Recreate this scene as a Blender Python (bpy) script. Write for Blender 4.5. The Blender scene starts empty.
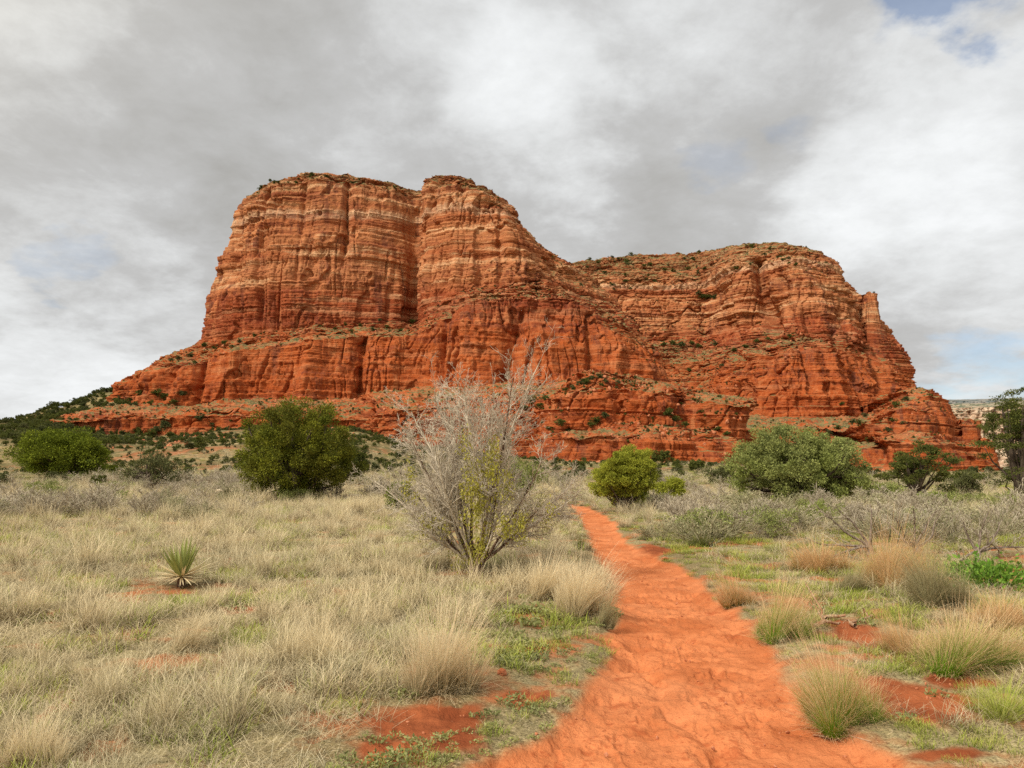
import bpy, math, random
import numpy as np
from math import radians, sin, cos, pi

random.seed(7)
RNG = np.random.default_rng(11)
C = bpy.context.scene.collection
SC = bpy.context.scene

# ------------------------------------------------------------------ camera
F = 773.0                       # focal length in pixels of the 1024 px wide frame
HORIZON = 468.0
EYE = 1.6
PITCH = math.atan((HORIZON - 384.0) / F)
cam_d = bpy.data.cameras.new('camera')
cam_d.sensor_width = 36.0
cam_d.lens = 36.0 * F / 1024.0
cam_d.clip_start = 0.1
cam_d.clip_end = 30000.0
cam = bpy.data.objects.new('camera', cam_d)
C.objects.link(cam)
cam.location = (0, 0, EYE)
cam.rotation_euler = (pi / 2 + PITCH, 0, 0)
SC.camera = cam

# ------------------------------------------------------------------ colour management, render
SC.view_settings.view_transform = 'Standard'
SC.view_settings.look = 'None'
SC.view_settings.gamma = 1.0
SC.view_settings.exposure = 0.30
SC.view_settings.use_curve_mapping = False
SC.render.engine = 'CYCLES'
SC.cycles.use_denoising = False
SC.cycles.max_bounces = 5
SC.cycles.sample_clamp_indirect = 2.5
SC.cycles.sample_clamp_direct = 6.0
SC.cycles.diffuse_bounces = 3
SC.cycles.glossy_bounces = 1
SC.cycles.transparent_max_bounces = 4
try:
    SC.cycles.denoising_prefilter = 'ACCURATE'
except Exception:
    pass

SUN_EL, SUN_AZ = radians(43), radians(226)      # azimuth clockwise from +Y: behind the camera, a little left


# ------------------------------------------------------------------ node helpers
class NT:
    def __init__(self, tree):
        self.t = tree
        tree.nodes.clear()

    def n(self, typ, **kw):
        nd = self.t.nodes.new(typ)
        for k, v in kw.items():
            setattr(nd, k, v)
        return nd

    def link(self, a, b):
        self.t.links.new(a, b)

    def _in(self, sock, v):
        if isinstance(v, bpy.types.NodeSocket):
            self.link(v, sock)
        elif isinstance(v, (tuple, list)) and len(v) == 3 and sock.type == 'RGBA':
            sock.default_value = (*v, 1)
        else:
            sock.default_value = v

    def math(self, op, a, b=None, c=None, clamp=False):
        nd = self.n('ShaderNodeMath', operation=op, use_clamp=clamp)
        self._in(nd.inputs[0], a)
        if b is not None: self._in(nd.inputs[1], b)
        if c is not None: self._in(nd.inputs[2], c)
        return nd.outputs[0]

    def vmath(self, op, a, b=None):
        nd = self.n('ShaderNodeVectorMath', operation=op)
        self._in(nd.inputs[0], a)
        if b is not None: self._in(nd.inputs[1], b)
        return nd.outputs['Value'] if op in ('DOT_PRODUCT', 'LENGTH') else nd.outputs[0]

    def mix(self, f, a, b, blend='MIX'):
        nd = self.n('ShaderNodeMix', data_type='RGBA', blend_type=blend)
        self._in(nd.inputs[0], f)
        self._in(nd.inputs[6], a)
        self._in(nd.inputs[7], b)
        return nd.outputs[2]

    def noise(self, vec, scale=1.0, detail=3.0, rough=0.5, dist=0.0):
        nd = self.n('ShaderNodeTexNoise')
        self._in(nd.inputs['Vector'], vec)
        nd.inputs['Scale'].default_value = scale
        nd.inputs['Detail'].default_value = detail
        nd.inputs['Roughness'].default_value = rough
        nd.inputs['Distortion'].default_value = dist
        return nd.outputs['Fac']

    def rng(self, v, a, b, c=0.0, d=1.0, smooth=True):
        nd = self.n('ShaderNodeMapRange', interpolation_type='SMOOTHSTEP' if smooth else 'LINEAR')
        self._in(nd.inputs[0], v)
        for i, x in enumerate((a, b, c, d)):
            nd.inputs[1 + i].default_value = x
        return nd.outputs[0]

    def ramp(self, f, stops, interp='LINEAR'):
        nd = self.n('ShaderNodeValToRGB')
        self._in(nd.inputs[0], f)
        cr = nd.color_ramp
        cr.interpolation = interp
        while len(cr.elements) < len(stops):
            cr.elements.new(0.5)
        for e, (p, c) in zip(cr.elements, stops):
            e.position = p
            e.color = (*c, 1)
        return nd.outputs[0]

    def scalev(self, v, s):
        return self.vmath('MULTIPLY', v, s)


def material(name):
    m = bpy.data.materials.new(name)
    m.use_nodes = True
    return m, NT(m.node_tree)


def finish(nt, col, rough=0.9, bump=None, bump_d=0.02, translucent=0.0, spec=0.15):
    bs = nt.n('ShaderNodeBsdfPrincipled')
    nt._in(bs.inputs['Base Color'], col)
    nt._in(bs.inputs['Roughness'], rough)
    bs.inputs['Specular IOR Level'].default_value = spec
    if bump is not None:
        b = nt.n('ShaderNodeBump')
        b.inputs['Distance'].default_value = bump_d
        b.inputs['Strength'].default_value = 1.0
        nt._in(b.inputs['Height'], bump)
        nt.link(b.outputs[0], bs.inputs['Normal'])
    out = nt.n('ShaderNodeOutputMaterial')
    if translucent > 0:
        tr = nt.n('ShaderNodeBsdfTranslucent')
        nt._in(tr.inputs[0], col)
        mx = nt.n('ShaderNodeMixShader')
        mx.inputs[0].default_value = translucent
        nt.link(bs.outputs[0], mx.inputs[1])
        nt.link(tr.outputs[0], mx.inputs[2])
        nt.link(mx.outputs[0], out.inputs[0])
    else:
        nt.link(bs.outputs[0], out.inputs[0])


# ------------------------------------------------------------------ pixel -> world point at depth Y
def at(px, py, Y):
    xc = (px - 512.0) / F
    zc = -(py - 384.0) / F
    dy = cos(PITCH) - zc * sin(PITCH)
    dz = sin(PITCH) + zc * cos(PITCH)
    return np.array([xc / dy * Y, Y, EYE + dz / dy * Y])


def direction(px, py):
    v = at(px, py, 1.0) - np.array([0, 0, EYE])
    return v / np.linalg.norm(v)


def project(P):
    d = P - np.array([0, 0, EYE])
    fwd = d[..., 1] * cos(PITCH) + d[..., 2] * sin(PITCH)
    up = -d[..., 1] * sin(PITCH) + d[..., 2] * cos(PITCH)
    return 512 + F * d[..., 0] / fwd, 384 - F * up / fwd, fwd


# ------------------------------------------------------------------ world: sky with broken cloud
w = bpy.data.worlds.new('World')
SC.world = w
w.use_nodes = True
nt = NT(w.node_tree)
STR = 0.1
sky = nt.n('ShaderNodeTexSky', sky_type='NISHITA')
sky.sun_disc = False
sky.sun_elevation = SUN_EL
sky.sun_rotation = SUN_AZ
sky.air_density = 1.0
tc = nt.n('ShaderNodeTexCoord')
D = nt.vmath('NORMALIZE', tc.outputs['Generated'])
sep = nt.n('ShaderNodeSeparateXYZ')
nt.link(D, sep.inputs[0])
dz = nt.math('ADD', nt.math('MAXIMUM', sep.outputs[2], 0.0), 0.28)
pl = nt.n('ShaderNodeCombineXYZ')
nt.link(nt.math('DIVIDE', sep.outputs[0], dz), pl.inputs[0])
nt.link(nt.math('DIVIDE', sep.outputs[1], dz), pl.inputs[1])
pl.inputs[2].default_value = 3.7
PL = pl.outputs[0]
wn = nt.n('ShaderNodeTexNoise')
nt.link(PL, wn.inputs['Vector'])
wn.inputs['Scale'].default_value = 2.6
wn.inputs['Detail'].default_value = 8
wn.inputs['Roughness'].default_value = 0.58
warp = nt.vmath('MULTIPLY', nt.vmath('SUBTRACT', wn.outputs['Color'], (0.5, 0.5, 0.5)), (0.30, 0.30, 0.30))
DW = nt.vmath('NORMALIZE', nt.vmath('ADD', D, warp))


def blob(px, py, rad_px, amp, src=None):
    d = direction(px, py)
    dt = nt.vmath('DOT_PRODUCT', src or DW, tuple(float(v) for v in d))
    r = math.atan(rad_px / F)
    return nt.math('MULTIPLY', nt.rng(dt, cos(r), 1.0), amp)


bri = nt.math('ADD', nt.math('MULTIPLY', nt.math('SUBTRACT', nt.noise(PL, 1.7, 8, 0.60, 0.15), 0.5), 0.60), 0.54)
bri = nt.math('ADD', bri, nt.math('MULTIPLY', nt.math('SUBTRACT', nt.noise(nt.vmath('ADD', PL, (5, 2, 0)), 6.0, 8, 0.66, 0.2), 0.5), 0.38))
for b in [(110, 140, 210, -0.17), (10, 40, 110, 0.10), (310, 95, 190, -0.02), (400, 15, 110, 0.10), (545, 95, 120, 0.20), (60, 330, 200, 0.10), (150, 345, 150, 0.06),
          (20, 395, 120, 0.08), (690, 150, 130, -0.10), (640, 215, 130, -0.04), (700, 50, 110, 0.08), (850, 70, 120, -0.05), (950, 150, 130, 0.12),
          (880, 190, 100, 0.10), (820, 235, 100, 0.03), (1000, 330, 120, 0.06), (240, 215, 100, -0.08)]:
    bri = nt.math('ADD', bri, blob(*b))
# cloud is lit by the sun behind the camera and overhead: brighter there
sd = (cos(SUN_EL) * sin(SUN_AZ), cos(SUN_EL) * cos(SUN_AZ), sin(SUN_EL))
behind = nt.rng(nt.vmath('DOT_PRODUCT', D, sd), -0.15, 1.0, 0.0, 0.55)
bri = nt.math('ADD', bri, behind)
cc = nt.ramp(bri, [(0.0, (0.26, 0.25, 0.235)), (0.30, (0.35, 0.345, 0.33)), (0.5, (0.45, 0.45, 0.445)), (0.66, (0.62, 0.63, 0.63)), (0.80, (0.74, 0.755, 0.76)), (1.0, (0.86, 0.87, 0.88))])
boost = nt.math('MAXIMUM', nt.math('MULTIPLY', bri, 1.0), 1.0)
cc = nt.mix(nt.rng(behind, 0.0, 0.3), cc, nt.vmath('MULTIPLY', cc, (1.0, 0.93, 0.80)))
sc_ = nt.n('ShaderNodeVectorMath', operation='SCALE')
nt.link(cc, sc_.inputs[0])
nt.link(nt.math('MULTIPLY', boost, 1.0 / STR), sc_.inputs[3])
# holes of blue
hole = nt.math('ADD', blob(84, 262, 28, 0.25), blob(960, -24, 74, 1.5))
hole = nt.math('ADD', hole, blob(720, 150, 35, 0.2))
hole = nt.math('ADD', hole, blob(985, 385, 70, 0.6))
hole = nt.math('ADD', hole, blob(800, 120, 30, 0.25))
hole = nt.math('MULTIPLY', hole, nt.rng(nt.noise(PL, 5.0, 5, 0.6), 0.28, 0.52))
hole = nt.math('MINIMUM', hole, 0.72)
skyc = nt.vmath('ADD', nt.vmath('MULTIPLY', sky.outputs[0], (0.85, 0.9, 0.95)), (0.5, 0.6, 0.8))
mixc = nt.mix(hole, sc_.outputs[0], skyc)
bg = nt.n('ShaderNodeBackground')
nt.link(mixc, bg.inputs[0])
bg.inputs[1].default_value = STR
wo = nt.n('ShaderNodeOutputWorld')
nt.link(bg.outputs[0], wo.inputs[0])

sun_d = bpy.data.lights.new('sun', 'SUN')
sun_d.energy = 2.9
sun_d.angle = radians(9)
sun_d.color = (1.0, 0.92, 0.79)
sun = bpy.data.objects.new('sun', sun_d)
C.objects.link(sun)
from mathutils import Vector, Matrix
sun.rotation_euler = Vector((-sd[0], -sd[1], -sd[2])).to_track_quat('-Z', 'Y').to_euler()
sun.location = (0, -20, 60)

# ------------------------------------------------------------------ numpy noise
_perm = RNG.permutation(256).astype(np.int32)
_perm = np.concatenate([_perm, _perm])
_g = RNG.normal(size=(256, 3)).astype(np.float32)
_g /= np.linalg.norm(_g, axis=1)[:, None]


def pn(x, y, z):
    x = np.asarray(x, np.float32); y = np.asarray(y, np.float32); z = np.asarray(z, np.float32)
    x, y, z = np.broadcast_arrays(x, y, z)
    xi = np.floor(x).astype(np.int32); yi = np.floor(y).astype(np.int32); zi = np.floor(z).astype(np.int32)
    xf, yf, zf = x - xi, y - yi, z - zi
    u = xf * xf * xf * (xf * (xf * 6 - 15) + 10)
    v = yf * yf * yf * (yf * (yf * 6 - 15) + 10)
    s = zf * zf * zf * (zf * (zf * 6 - 15) + 10)
    r = 0
    for i in (0, 1):
        a = _perm[(xi + i) & 255]
        wu = u if i else 1 - u
        for j in (0, 1):
            b = _perm[(a + yi + j) & 255]
            wv = v if j else 1 - v
            for k in (0, 1):
                g = _g[_perm[(b + zi + k) & 255]]
                ws = s if k else 1 - s
                r = r + wu * wv * ws * (g[..., 0] * (xf - i) + g[..., 1] * (yf - j) + g[..., 2] * (zf - k))
    return r * 1.6


def fbm(x, y, z, o=4, r=0.5):
    t = 0; a = 1.0; f = 1.0
    for _ in range(o):
        t = t + a * pn(x * f, y * f, z * f + 13.7 * _)
        a *= r; f *= 2.03
    return t


def sstep(a, b, x):
    t = np.clip((x - a) / (b - a), 0, 1)
    return t * t * (3 - 2 * t)


# ------------------------------------------------------------------ object helpers
def mesh_np(name, V, faces, mats=(), attrs=None, smooth=True):
    """V n x 3, faces m x k (all the same k)."""
    me = bpy.data.meshes.new(name)
    V = np.ascontiguousarray(V, np.float32)
    faces = np.ascontiguousarray(faces, np.int32)
    m, k = faces.shape
    me.vertices.add(len(V))
    me.vertices.foreach_set('co', V.ravel())
    me.loops.add(m * k)
    me.loops.foreach_set('vertex_index', faces.ravel())
    me.polygons.add(m)
    me.polygons.foreach_set('loop_start', np.arange(0, m * k, k, dtype=np.int32))
    me.polygons.foreach_set('loop_total', np.full(m, k, np.int32))
    me.polygons.foreach_set('use_smooth', np.full(m, smooth))
    for a, vals in (attrs or {}).items():
        at_ = me.attributes.new(a, 'FLOAT', 'POINT')
        at_.data.foreach_set('value', np.ascontiguousarray(vals, np.float32))
    me.update()
    for mt in mats:
        me.materials.append(mt)
    return me


def obj(name, me, parent=None, link=True):
    o = bpy.data.objects.new(name, me)
    if link:
        C.objects.link(o)
    if parent is not None:
        o.parent = parent
    return o


def thing(name, label, cat, loc=(0, 0, 0), rz=0.0, group=None, me=None):
    o = bpy.data.objects.new(name, me)
    C.objects.link(o)
    o.location = tuple(float(v) for v in loc)
    o.rotation_euler = (0, 0, rz)
    o['label'] = label
    o['category'] = cat
    if group:
        o['group'] = group
    return o


def dup(src, label, loc, rz, s=1.0, group=None):
    o = src.copy()
    C.objects.link(o)
    o.location = tuple(float(v) for v in loc)
    o.rotation_euler = (0, 0, rz)
    o.scale = (s, s, s) if not isinstance(s, tuple) else s
    if label:
        o['label'] = label
    if group:
        o['group'] = group
    for ch in src.children:
        c = ch.copy()
        C.objects.link(c)
        c.parent = o
    return o


# ------------------------------------------------------------------ terrain height
PXS = np.array([-800, -100, 0, 60, 110, 160, 250, 350, 430, 520, 600, 700, 800, 900, 960, 1000, 1060, 1200, 2000], float)
ROWS = {
    120: [474, 473, 472, 472, 472, 471, 468, 466, 470, 473, 474, 474, 475, 477, 478, 478, 478, 477, 476],
    250: [460, 449, 444, 446, 449, 448, 440, 440, 454, 462, 467, 468, 471, 476, 479, 480, 480, 478, 474],
    450: [458, 440, 431, 432, 440, 441, 431, 432, 452, 461, 468, 469, 472, 480, 485, 487, 487, 482, 474],
    600: [458, 437, 424, 408, 391, 391, 400, 410, 420, 430, 440, 440, 440, 455, 468, 479, 481, 478, 472],
    1000: [462, 450, 446, 440, 432, 430, 440, 445, 450, 450, 450, 450, 450, 455, 465, 472, 474, 473, 470],
    3000: [466] * 19,
    30000: [467.6] * 19,
}
_YK = sorted(ROWS)
_T = np.array([[at(512, p, Y)[2] for p in ROWS[Y]] for Y in _YK])          # heights above the camera's foot
_T = np.vstack([np.zeros((2, len(PXS))), _T])
_LY = np.log(np.array([1.0, 60.0] + [float(v) for v in _YK]))


def terr_big(x, y):
    x = np.asarray(x, float); y = np.asarray(y, float)
    Y = np.maximum(y, 1.0)
    az = np.clip(512 + F * x / np.maximum(Y, 20), -800, 2000)
    ly = np.clip(np.log(Y), _LY[0], _LY[-1])
    i = np.clip(np.searchsorted(_LY, ly) - 1, 0, len(_LY) - 2)
    t = (ly - _LY[i]) / (_LY[i + 1] - _LY[i])
    j = np.clip(np.searchsorted(PXS, az) - 1, 0, len(PXS) - 2)
    s = (az - PXS[j]) / (PXS[j + 1] - PXS[j])
    s = s * s * (3 - 2 * s)
    # heights vary as exp interpolation in depth: linear in Y inside a row pair
    Yi = np.exp(_LY[i]); Yj = np.exp(_LY[i + 1])
    t = np.clip((Y - Yi) / (Yj - Yi), 0, 1)
    a = _T[i, j] * (1 - s) + _T[i, j + 1] * s
    b = _T[i + 1, j] * (1 - s) + _T[i + 1, j + 1] * s
    return a * (1 - t) + b * t


PATH_L = [(455, 800), (508, 768), (558, 745), (590, 720), (607, 690), (618, 650), (616, 620), (611, 590), (602, 570), (592, 545), (582, 525), (576, 515), (571, 509), (560, 503)]
PATH_R = [(960, 800), (900, 766), (845, 742), (806, 712), (780, 680), (768, 650), (742, 622), (715, 600), (688, 572), (652, 556), (628, 545), (616, 528), (606, 518), (592, 510), (570, 504)]


def flat(px, py):
    xc = (px - 512.0) / F; zc = -(py - 384.0) / F
    dy = cos(PITCH) - zc * sin(PITCH); d_z = sin(PITCH) + zc * cos(PITCH)
    t = -(EYE + 0.07) / d_z
    return xc * t, dy * t


_pl = np.array([flat(*p) for p in PATH_L]); _pr = np.array([flat(*p) for p in PATH_R])


def path_d(x, y):
    """signed distance-like value: >0 inside the path"""
    xl = np.interp(y, _pl[:, 1], _pl[:, 0]); xr = np.interp(y, _pr[:, 1], _pr[:, 0])
    d = np.minimum(x - xl, xr - x) + 0.10 * sstep(9, 4, y)
    d = d + 0.10 * fbm(x / 0.5, y / 0.5, 0 * x + 3, 3) + 0.1 * pn(x / 1.6, y / 1.6, 0 * x + 8)
    return np.where(y > _pl[-1, 1] - 1, -5.0, d)


# bare soil patches  (px, py, half width px, half height px)
BARE = [(430, 738, 85, 26), (530, 706, 26, 9), (392, 762, 50, 14), (905, 705, 50, 24), (850, 640, 45, 14), (800, 612, 26, 7), (155, 680, 26, 7), (650, 552, 26, 4),
        (240, 618, 18, 6), (930, 760, 60, 8), (175, 702, 22, 9), (60, 716, 14, 8), (960, 690, 40, 8)]
_B = []
for (px, py, a, b) in BARE:
    c = flat(px, py); e = flat(px + a, py); g = flat(px, py - b)
    _B.append((c[0], c[1], abs(e[0] - c[0]), abs(g[1] - c[1])))


def bare(x, y):
    m = np.full(np.shape(x), -9.0)
    nz = 0.5 * fbm(x / 0.6, y / 0.6, 0 * x + 1.5, 3)
    for (cx, cy, a, b) in _B:
        r = np.sqrt(((x - cx) / a) ** 2 + ((y - cy) / b) ** 2)
        m = np.maximum(m, 1 - r + nz)
    return sstep(-0.1, 0.35, m)


def terr(x, y):
    x = np.asarray(x, float); y = np.asarray(y, float)
    z = terr_big(x, y)
    r = np.sqrt(x * x + y * y)
    z = z + 0.045 * pn(x / 1.7, y / 1.7, 0 * x) + 0.10 * pn(x / 6, y / 6, 0 * x + 4)
    z = z + sstep(15, 60, r) * 0.35 * pn(x / 20, y / 20, 0 * x + 2)
    z = z + sstep(70, 240, r) * (3.2 * fbm(x / 60, y / 60, 0 * x + 7, 4) * sstep(3500, 700, r))
    pd = path_d(x, y)
    z = z - 0.10 * sstep(-0.25, 0.25, pd)
    return z


def hit(px, py):
    """where the ray through a pixel meets the ground"""
    if py > 474:
        x, y = flat(px, py)
        y = max(y, 2.5)
    else:
        y = 60
    Y = max(2.5, min(y * 0.5, 60))
    prev = None
    while Y < 1500:
        P = at(px, py, Y)
        g = float(terr(P[0], P[1]))
        if P[2] < g:
            break
        prev = Y
        Y *= 1.01
    P = at(px, py, Y)
    return np.array([P[0], P[1], float(terr(P[0], P[1]))])


# ------------------------------------------------------------------ ground sheet
az_f = np.radians(np.concatenate([np.linspace(-180, -48, 60, endpoint=False), np.linspace(-48, -40, 40, endpoint=False), np.linspace(-40, 40, 1100, endpoint=False),
                                  np.linspace(40, 48, 40, endpoint=False), np.linspace(48, 180, 61)]))
rr = np.concatenate([np.linspace(0.3, 3.4, 30, endpoint=False), np.geomspace(3.4, 60, 480, endpoint=False), np.geomspace(60, 1000, 330, endpoint=False), np.geomspace(1000, 25000, 60)])
A_, R_ = np.meshgrid(az_f, rr)
gx = R_ * np.sin(A_); gy = R_ * np.cos(A_)
pd = path_d(gx, gy)
pm = sstep(-0.12, 0.06, pd) * (gy > 0)
gz = terr(gx, gy)
near = sstep(40, 15, R_)
# path micro relief: footprints, ruts, clods
mic = 0.016 * fbm(gx / 0.16, gy / 0.16, 0 * gx, 3) - 0.020 * sstep(0.2, 0.6, fbm(gx / 0.22, gy / 0.30, 0 * gx + 9, 3)) + 0.02 * fbm(gx / 0.7, gy / 0.7, 0 * gx + 3, 2)
_xm = np.interp(gy, [3, 5, 7, 9, 12, 16], [1.25, 1.15, 1.15, 1.05, 0.95, 1.3])
rut = -0.055 * np.exp(-((gx - _xm - 0.10 * pn(gx * 0, gy / 0.9, gx * 0)) / 0.09) ** 2) * sstep(3.5, 5, gy) * sstep(14, 10, gy)
gz = gz + near * (mic + rut * (0.5 + pn(gx / 0.4, gy / 0.4, gx * 0 + 5)))
# boot prints in the trodden soil
_fr = np.random.default_rng(19)
_s = (gy > 3) & (gy < 13) & (np.abs(gx) < 5) & (pd > 0.02)
_x, _y, _zz = gx[_s], gy[_s], np.zeros(int(_s.sum()))
for _ in range(150):
    cy = 3.3 + 9.0 * _fr.random() ** 1.5
    lo = np.interp(cy, _pl[:, 1], _pl[:, 0]); hi = np.interp(cy, _pr[:, 1], _pr[:, 0])
    cx = _fr.uniform(lo + 0.15, hi - 0.15)
    an = _fr.normal(0, 0.3)
    m_ = (np.abs(_x - cx) < 0.3) & (np.abs(_y - cy) < 0.3)
    ux = (_x[m_] - cx) * cos(an) + (_y[m_] - cy) * sin(an); uy = -(_x[m_] - cx) * sin(an) + (_y[m_] - cy) * cos(an)
    wd_ = 0.048 + 0.012 * np.sin(uy * 18)
    q_ = np.sqrt((ux / wd_) ** 2 + (uy / 0.14) ** 2)
    _zz[m_] += -0.013 * sstep(1.05, 0.8, q_) * (0.75 + 0.25 * np.sign(np.sin(uy * 190))) + 0.007 * np.exp(-((q_ - 1.25) / 0.2) ** 2)
gz[_s] += _zz
V = np.stack([gx, gy, gz], -1).reshape(-1, 3)
nr, na = gx.shape
i0 = (np.arange(nr - 1)[:, None] * na + np.arange(na - 1)[None]).ravel()
Fq = np.stack([i0, i0 + 1, i0 + na + 1, i0 + na], -1)[:, ::-1]

GM, nt = material('red_soil_ground')
geo = nt.n('ShaderNodeNewGeometry')
P = geo.outputs['Position']
def attr(nt, name, typ='GEOMETRY'):
    a = nt.n('ShaderNodeAttribute', attribute_name=name, attribute_type=typ)
    return a.outputs['Fac']
fp = attr(nt, 'path'); fb = attr(nt, 'bare')
n1 = nt.noise(P, 2.2, 5, 0.6); n2 = nt.noise(P, 14, 4, 0.65); n3 = nt.noise(P, 0.5, 4, 0.55)
soil = nt.mix(nt.rng(n1, 0.35, 0.68), (0.21, 0.056, 0.022), (0.37, 0.112, 0.044))
pathc = nt.mix(nt.rng(n1, 0.35, 0.65), (0.46, 0.140, 0.050), (0.64, 0.222, 0.088))
pathc = nt.mix(nt.rng(n2, 0.56, 0.72, 0, 0.6), pathc, (0.33, 0.075, 0.026))
pathc = nt.mix(nt.rng(nt.noise(P, 0.9, 3, 0.5), 0.42, 0.7, 0, 0.5), pathc, (0.62, 0.245, 0.11))
pathc = nt.mix(nt.rng(nt.noise(P, 28, 4, 0.7), 0.56, 0.68, 0, 0.55), pathc, (0.30, 0.075, 0.03))
pathc = nt.mix(nt.rng(nt.noise(P, 4.5, 5, 0.7), 0.56, 0.66, 0, 0.6), pathc, (0.36, 0.085, 0.03))
litter = nt.mix(nt.rng(n3, 0.36, 0.64), (0.22, 0.165, 0.08), (0.38, 0.32, 0.17))
litter = nt.mix(nt.rng(n2, 0.45, 0.7, 0, 0.6), litter, (0.17, 0.15, 0.07))
litter = nt.mix(nt.rng(nt.noise(P, 45, 4, 0.7), 0.48, 0.60, 0, 0.75), litter, (0.10, 0.075, 0.04))
litter = nt.mix(nt.rng(nt.noise(nt.scalev(P, (30, 80, 30)), 1.0, 3, 0.7), 0.56, 0.64, 0, 0.7), litter, (0.60, 0.48, 0.30))
litter = nt.mix(nt.rng(nt.noise(P, 1.1, 4, 0.6), 0.48, 0.62, 0, 0.85), litter, (0.40, 0.13, 0.052))
# far hillside: dry tan slope flecked with olive scrub, patches of red earth
fP = nt.scalev(P, (1, 1, 0.3))
far = nt.mix(nt.rng(nt.noise(fP, 0.035, 5, 0.6), 0.38, 0.62), (0.16, 0.125, 0.055), (0.29, 0.215, 0.105))
far = nt.mix(nt.rng(nt.noise(fP, 0.02, 5, 0.65), 0.52, 0.62, 0, 0.8), far, (0.33, 0.11, 0.05))
far = nt.mix(nt.rng(nt.noise(fP, 0.30, 5, 0.7), 0.47, 0.56, 0, 0.85), far, (0.11, 0.105, 0.045))
far = nt.mix(nt.rng(nt.noise(fP, 0.7, 3, 0.6), 0.58, 0.66, 0, 0.6), far, (0.50, 0.40, 0.24))
ln = nt.vmath('LENGTH', P)
base = nt.mix(nt.rng(ln, 45, 110), litter, far)
base = nt.mix(nt.math('MULTIPLY', fb, nt.rng(ln, 60, 30)), base, soil)
base = nt.mix(fp, base, pathc)
plains = nt.mix(nt.rng(nt.noise(P, 0.004, 4, 0.6), 0.4, 0.6), (0.14, 0.14, 0.09), (0.25, 0.2, 0.13))
base = nt.mix(nt.rng(ln, 1100, 2200), base, plains)
bmp = nt.math('ADD', nt.math('MULTIPLY', nt.noise(P, 9, 6, 0.65), 1.0), nt.math('MULTIPLY', nt.noise(P, 60, 3, 0.6), 0.25))
finish(nt, base, 0.95, bmp, 0.035, spec=0.05)
me = mesh_np('ground', V, Fq, [GM], {'path': pm.ravel(), 'bare': bare(gx, gy).ravel()})
ground = obj('ground', me)
ground['kind'] = 'structure'

# ------------------------------------------------------------------ rock
def pchip(t, Y, q):
    """t knots (n), Y (n, ...) values, q query points -> (len q, ...)"""
    h = np.diff(t)
    d = np.diff(Y, axis=0) / h.reshape(-1, *([1] * (Y.ndim - 1)))
    m = np.zeros_like(Y)
    s = (d[:-1] * d[1:]) > 0
    hh = h.reshape(-1, *([1] * (Y.ndim - 1)))
    w1 = 2 * hh[1:] + hh[:-1]; w2 = hh[1:] + 2 * hh[:-1]
    with np.errstate(divide='ignore', invalid='ignore'):
        hm = (w1 + w2) / (w1 / d[:-1] + w2 / d[1:])
    m[1:-1] = np.where(s, hm, 0)
    m[0] = d[0]; m[-1] = d[-1]
    i = np.clip(np.searchsorted(t, q, side='right') - 1, 0, len(t) - 2)
    sh = (-1, *([1] * (Y.ndim - 1)))
    x = ((q - t[i]) / h[i]).reshape(sh); H = h[i].reshape(sh)
    return ((1 + 2 * x) * (1 - x) ** 2) * Y[i] + x * (1 - x) ** 2 * H * m[i] + x * x * (3 - 2 * x) * Y[i + 1] + x * x * (x - 1) * H * m[i + 1]


_bz = [-60.0]
while _bz[-1] < 330:
    _bz.append(_bz[-1] + float(RNG.choice([1.1, 1.6, 2.4, 3.6, 5.5], p=[.2, .25, .25, .2, .1])) * RNG.uniform(.8, 1.25))
_bz = np.array(_bz)
_bp = RNG.uniform(-1, 1, len(_bz))
_bp[RNG.random(len(_bz)) < 0.12] -= 0.9          # soft shaly beds eaten back

_gz = [-60.0]
while _gz[-1] < 340:
    _gz.append(_gz[-1] + float(RNG.uniform(8, 24)))
_gz = np.array(_gz)
_gp = RNG.uniform(-1, 1, len(_gz))

VEG = []      # (points, normal z, px, py, depth)


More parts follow.
